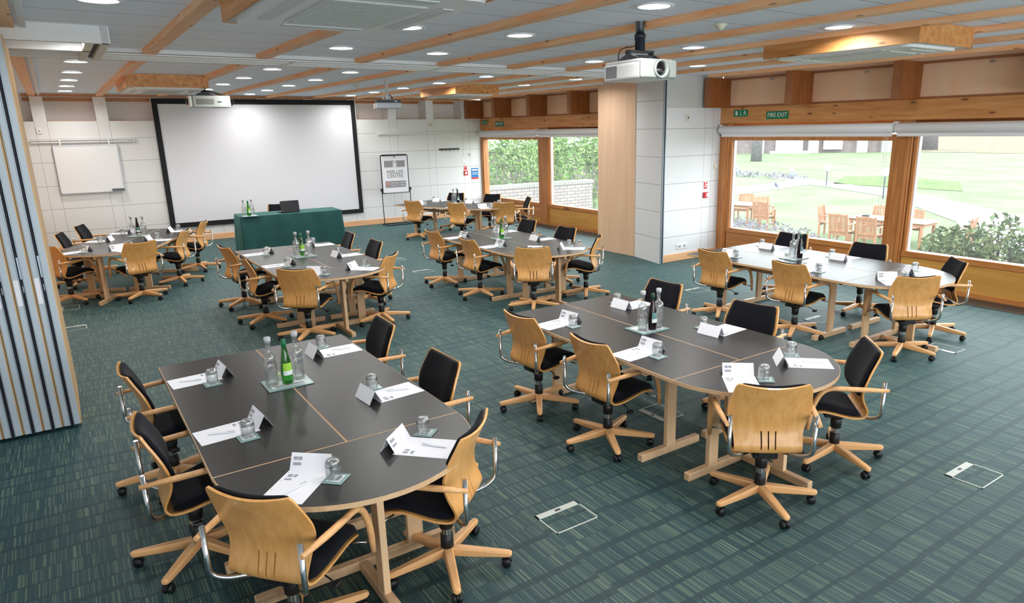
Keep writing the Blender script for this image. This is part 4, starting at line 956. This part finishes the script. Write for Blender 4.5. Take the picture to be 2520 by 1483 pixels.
for i in range(46):
    a_ = rnd.uniform(0, 6.28); z0 = 1.0+2.2*rnd.random(); l = 1.0+1.3*rnd.random(); e = Vector((math.cos(a_)*l, math.sin(a_)*l, z0+rnd.uniform(-.1, .5)))
    s0 = Vector((0, 0, z0-.2)); md = (s0+e)/2+Vector((0, 0, rnd.uniform(-.1, .2)))
    m.tube(spline([s0, md, e], 4), .01, 4, rs=[.016*(1-k/10)+.002 for k in range(9)])
    for q in range(5):
        p0 = s0.lerp(e, .4+.12*q); m.tube([p0, p0+Vector((rnd.uniform(-.3, .3), rnd.uniform(-.3, .3), rnd.uniform(-.1, .3)))], .003, 3)
        p1 = p0+Vector((rnd.uniform(-.2, .2), rnd.uniform(-.2, .2), rnd.uniform(-.1, .2))); m2.box(-.02, .02, -.02, .02, -.006, .006, 0, Matrix.Translation(p1))
obj('branches', m, M_TWIG, t); obj('buds', m2, P('bud_red', S(214, 130, 104), .8), t)
# shrubs made of leaves
def shrub(name, lab, cat, loc, blobs, n, size, mat, aspect=2.2, seed=1, stems=True, grp=None):
    t = thing(name, lab, cat, loc, 0, grp); rnd = random.Random(seed); m = MB()
    for bx, by, bz, rx_, ry_, rz_ in blobs:
        for i in range(n):
            while True:
                u = Vector((rnd.uniform(-1, 1), rnd.uniform(-1, 1), rnd.uniform(-1, 1)))
                if .35 < u.length < 1: break
            c_ = Vector((bx+u.x*rx_, by+u.y*ry_, bz+u.z*rz_)); s = size*rnd.uniform(.6, 1.3)
            ax = Vector((rnd.uniform(-1, 1), rnd.uniform(-1, 1), rnd.uniform(-.2, 1))).normalized(); sd = ax.cross(Vector((rnd.uniform(-1, 1), rnd.uniform(-1, 1), rnd.uniform(-1, 1)))).normalized()
            m.quad(c_-ax*s*aspect/2, c_+sd*s/2, c_+ax*s*aspect/2, c_-sd*s/2)
    obj('foliage', m, mat, t)
    if stems:
        m = MB()
        for bx, by, bz, rx_, ry_, rz_ in blobs:
            for q in range(4): m.tube([(bx+rnd.uniform(-.1, .1), by+rnd.uniform(-.1, .1), 0), (bx+rnd.uniform(-.5, .5)*rx_, by+rnd.uniform(-.5, .5)*ry_, bz+rz_*.6)], .012, 5)
        obj('stem', m, M_BARK, t)
    return t
rnd = random.Random(5)
bl = []
for i in range(9):
    bl.append((rnd.uniform(-.3, .3), -1.9+i*.43, 1.0+rnd.uniform(-.05, .1), .5, .42, .82+rnd.uniform(-.1, .14)))
shrub('leafy_shrub', 'leafy evergreen shrub growing right outside the window', 'shrub', (11.5, 3.85, ZG), bl, 1700, .045, M_LEAF, 2.4, 2)
bl = [(rnd.uniform(-.2, .2), i*.5-.6, .76+.05*min(i, 5), .55, .5, .5) for i in range(9)]
shrub('lavender_bush', 'grey lavender bushes along the foot of the lawn window', 'shrub', (11.3, 7.2, ZG), bl, 700, .03, M_LAV, 4, 4, False)
for (x, y, s, l_) in ((K((34.3, 28.4))+(.7, 'low planting beside the thin bollard')), (K((34.4, 26.0))+(.6, 'clump of dry planting beside the stout bollard'))):
    shrub('garden_shrub', l_, 'shrub', (x, y, ZG), [(0, 0, .2, s, s*1.6, .25), (.6, -.8, .15, s, s*1.8, .2)], 110, .11, M_LAV, 1.6, 8, False, 'low garden planting')
# brick wall and bamboo by the far bay
t = thing('garden_wall', 'grey brick garden wall with coping outside the corner window', 'wall', (12.2, 18.55, ZG))
obj('brickwork', MB().box(-2.2, 2.55, 0, .3, 0, 1.52), M_BRICK, t)
m = MB()
for i in range(52): m.box(-2.2+i*.0915, -2.2+i*.0915+.083, -.02, .32, 1.52, 1.64, .004)
obj('coping', m, M_CONC, t)
for i, (x, y) in enumerate(((11.2, 21.0), (13.2, 21.2), (15.6, 22.6), (18.2, 21.2), (19.6, 19.0), (17.2, 24.4), (15.9, 20.2))):
    shrub('bamboo_clump', ['feathery bamboo clump by the window jamb', 'feathery bamboo clump behind the brick wall coping', 'tall bamboo clump behind the middle of the brick wall', 'bamboo clump at the end of the brick wall', 'dense green bamboo past the wall end', 'pale bamboo clump behind the others', 'bamboo clump rising just over the end of the brick wall'][i], 'bamboo', (x, y, ZG), [(0, 0, 1.7, 1.1, .9, 1.25), (.3, .2, 2.6, .9, .7, .8)], 1300, .055, M_LEAFB, 3.4, 20+i, True, 'bamboo clumps beyond the wall')
t = thing('low_building', 'grey building with a white roof band behind the bamboo', 'building', (14, 27, ZG), R(6))
obj('wall', MB().box(-6, 12, 0, 4, 0, 2.5), M_FACADE, t); obj('roof_band', MB().box(-6.3, 12.3, -.4, 4, 2.5, 3.1), P('band_white', S(244, 244, 244), .8), t); obj('upper_wall', MB().box(-6, 12, .3, 4, 3.1, 6), noisy('roof_tile', S(190, 178, 180), S(208, 198, 198), 2), t)
poly('field_meadow', [(84, 48), (84, 20), (104, 34), (210, 50), (210, 120), (100, 74)], ZG+.03, noisy('meadow_grass', S(92, 80, 64), S(106, 104, 84), .8))
# bollards, globe lamps, bird
for p, l_ in (((34.68, 29.21), 'slim grey bollard light beside the low planting'), ((34.51, 25.02), 'stout grey bollard light at the path junction')):
    x, y = K(p); t = thing('bollard_light', l_, 'bollard', (x, y, ZG), 0, 'bollard lights'); obj('post', MB().lathe([(0, 0), (.10, 0), (.10, .5), (0, .5)], 14), M_POST, t); obj('light_head', MB().lathe([(0, .5), (.12, .5), (.12, .66), (.13, .7), (0, .72)], 14), M_PLAST, t)
for p, h_, r, l_ in (((31.56, 20.83), .92, .17, 'white globe lamp on a post beside the path'), ((27.79, 15.67), 1.1, .2, 'white globe lamp on a post behind the window mullion')):
    x, y = K(p); t = thing('globe_lamp', l_, 'garden lamp', (x, y, ZG), 0, 'globe lamps'); obj('post', MB().lathe([(0, 0), (.035, 0), (.035, h_-.1), (.08, h_-.08), (0, h_-.06)], 12), M_POST, t)
    obj('globe', MB().lathe([(r*math.sin(PI*i/12), h_+r-.1-r*math.cos(PI*i/12)) for i in range(13)], 18), M_GLOBE, t)
x, y = K((28.63, 21.61)); m = MB(); m.tube([(-.26, 0, .1), (-.1, 0, .16), (0, 0, .2), (.08, 0, .26), (.13, 0, .31), (.17, 0, .31), (.22, 0, .3)], .05, 10, rs=[.015, .04, .075, .07, .045, .04, .006])
tag(obj('magpie_bird', m, M_BIRD, None, (x, y, ZG), R(60)), 'small dark bird standing on the grey path', 'bird'); b_ = bpy.data.objects['magpie_bird']; b_.name = 'bird'
obj('leg', MB().tube([(0, .02, 0), (0, .02, .15)], .006, 5), M_TWIG, b_); obj('leg', MB().tube([(0, -.02, 0), (0, -.02, .15)], .006, 5), M_TWIG, b_)
# teak furniture
def garden_chair(x, y, a, lab):
    global gch
    if gch is None:
        t = thing('garden_chair', lab, 'chair', (x, y, ZG), R(a-90), 'slatted teak garden armchairs')
        for sx_ in (-1, 1):
            obj('leg', MB().box(sx_*.25-.025, sx_*.25+.025, .2, .25, 0, .62, .004), M_TEAK, t)
            obj('leg', MB().prism([(-.27, 0), (-.22, 0), (-.22, .45), (-.30, .92), (-.34, .92), (-.27, .45)], sx_*.25-.025, sx_*.25+.025, Matrix(((0, 0, 1, 0), (1, 0, 0, 0), (0, 1, 0, 0), (0, 0, 0, 1)))), M_TEAK, t)
            obj('armrest', MB().box(sx_*.25-.035, sx_*.25+.035, -.29, .27, .62, .645, .005), M_TEAK, t)
        m = MB()
        for i in range(8): m.box(-.23, .23, -.22+i*.058, -.175+i*.058, .41, .43, .003)
        m.box(-.23, .23, .2, .22, .33, .41); m.box(-.23, .23, -.25, -.22, .33, .41); obj('seat', m, M_TEAK, t)
        m = MB(); mx = Matrix.Translation((0, -.26, .45)) @ Matrix.Rotation(R(9), 4, 'X')
        for i in range(10): m.box(-.215+i*.0445, -.185+i*.0445, -.008, .008, .0, .42, .002, mx)
        m.prism([(-.225, .0)]+[(-.225+.45*i/10, .05+.03*math.sin(PI*i/10)) for i in range(11)]+[(.225, 0)], -.014, .014, mx @ Matrix.Translation((0, 0, .40)) @ Matrix.Rotation(R(90), 4, 'X')); m.box(-.225, .225, -.014, .014, -.03, .02, .002, mx)
        obj('backrest', m, M_TEAK, t); gch = t
    else: dup(gch, (x, y, ZG), R(a-90), lab)
gch = None
def ctop(x, y, a): return x+.32*math.cos(R(a)), y+.32*math.sin(R(a))
for (x, y, a, l_) in ((20.45, 16.7, 200, 'garden armchair behind the round-cornered teak table'), (19.9, 15.6, 235, 'garden armchair between the teak table and the lawn'), (18.52, 14.55, 10, 'garden armchair standing with its back to the window, beside the lavender'),
                      (19.0, 12.65, 285, 'garden armchair at the head of the second teak table'), (17.35, 11.0, 5, 'garden armchair with its slatted back to the lawn window'), (17.3, 10.15, 5, 'garden armchair with its slatted back next to the mullion'),
                      (20.1, 11.3, 185, 'garden armchair across the second teak table by the mullion'), (19.9, 10.2, 175, 'garden armchair across the teak table in the shrub window'), (19.0, 8.2, 100, 'garden armchair half hidden behind the leafy shrub')):
    px, py = ctop(x, y, a); garden_chair(px, py, a, l_)
garden_chair(17.9, 15.9, 40, 'garden armchair cut off by the window jamb')
def garden_table(x, y, rz, L_, lab):
    t = thing('garden_table', lab, 'table', (x, y, ZG), R(rz), 'teak garden tables'); m = MB()
    for i in range(9): m.box(-.45+i*.1, -.355+i*.1, -L_/2, L_/2, .70, .73, .004)
    obj('tabletop', m, P('teak_top_pale', S(176, 156, 142), .7), t); obj('apron', MB().box(-.4, .4, -L_/2+.06, L_/2-.06, .62, .70), M_TEAK, t)
    for sx_ in (-1, 1):
        for sy_ in (-1, 1): obj('leg', MB().box(sx_*.37-.035, sx_*.37+.035, sy_*(L_/2-.12)-.035, sy_*(L_/2-.12)+.035, 0, .62, .004), M_TEAK, t)
garden_table(19.1, 16.1, 10, 1.7, 'teak garden table beside the window jamb'); garden_table(18.85, 10.3, 4, 2.2, 'long teak garden table behind the mullion')
tag(obj('ashtray', MB().lathe([(0, 0), (.09, 0), (.12, .05), (.10, .05), (.08, .015), (0, .015)], 16), M_BLACK, None, (18.7, 11.0, ZG+.732)), 'small black ashtray on the long teak table', 'ashtray')

# ------------------------------------------------------------------ light
w = bpy.data.worlds.new('world'); bpy.context.scene.world = w; w.use_nodes = True; nt = w.node_tree; bg = nt.nodes['Background']
bg.inputs[0].default_value = (.90, .96, 1.0, 1); bg.inputs[1].default_value = 5.6
sun = bpy.data.lights.new('sun', 'SUN'); sun.energy = .8; sun.angle = R(25); so = bpy.data.objects.new('sun', sun); COL.objects.link(so); so.rotation_euler = (R(28), R(-32), 0)
for (y0, y1) in ((-1.5, 8.4), (10.7, 17.1)):
    pl = bpy.data.lights.new('window_portal', 'AREA'); pl.shape = 'RECTANGLE'; pl.size = 1.7; pl.size_y = y1-y0; pl.cycles.is_portal = True
    po = bpy.data.objects.new('window_portal', pl); COL.objects.link(po); po.location = (W+.25, (y0+y1)/2, 1.3); po.rotation_euler = (0, R(90), 0)
pl = bpy.data.lights.new('window_portal', 'AREA'); pl.shape = 'RECTANGLE'; pl.size = 11; pl.size_y = 2.3; pl.cycles.is_portal = True  # portal for the daylight openings added in the back wall
po = bpy.data.objects.new('window_portal', pl); COL.objects.link(po); po.location = (3.9, YB-.15, 1.65); po.rotation_euler = (R(90), 0, 0)
sc = bpy.context.scene
sc.view_settings.view_transform = 'Standard'; sc.view_settings.look = 'None'; sc.view_settings.exposure = 0.32
sc.cycles.max_bounces = 7; sc.cycles.diffuse_bounces = 4; sc.cycles.glossy_bounces = 3; sc.cycles.transmission_bounces = 8; sc.cycles.transparent_max_bounces = 12
sc.cycles.sample_clamp_indirect = 6; sc.cycles.use_denoising = True; sc.cycles.use_adaptive_sampling = True; sc.cycles.adaptive_threshold = 0.04; sc.cycles.adaptive_min_samples = 16; sc.cycles.caustics_reflective = False; sc.cycles.caustics_refractive = False
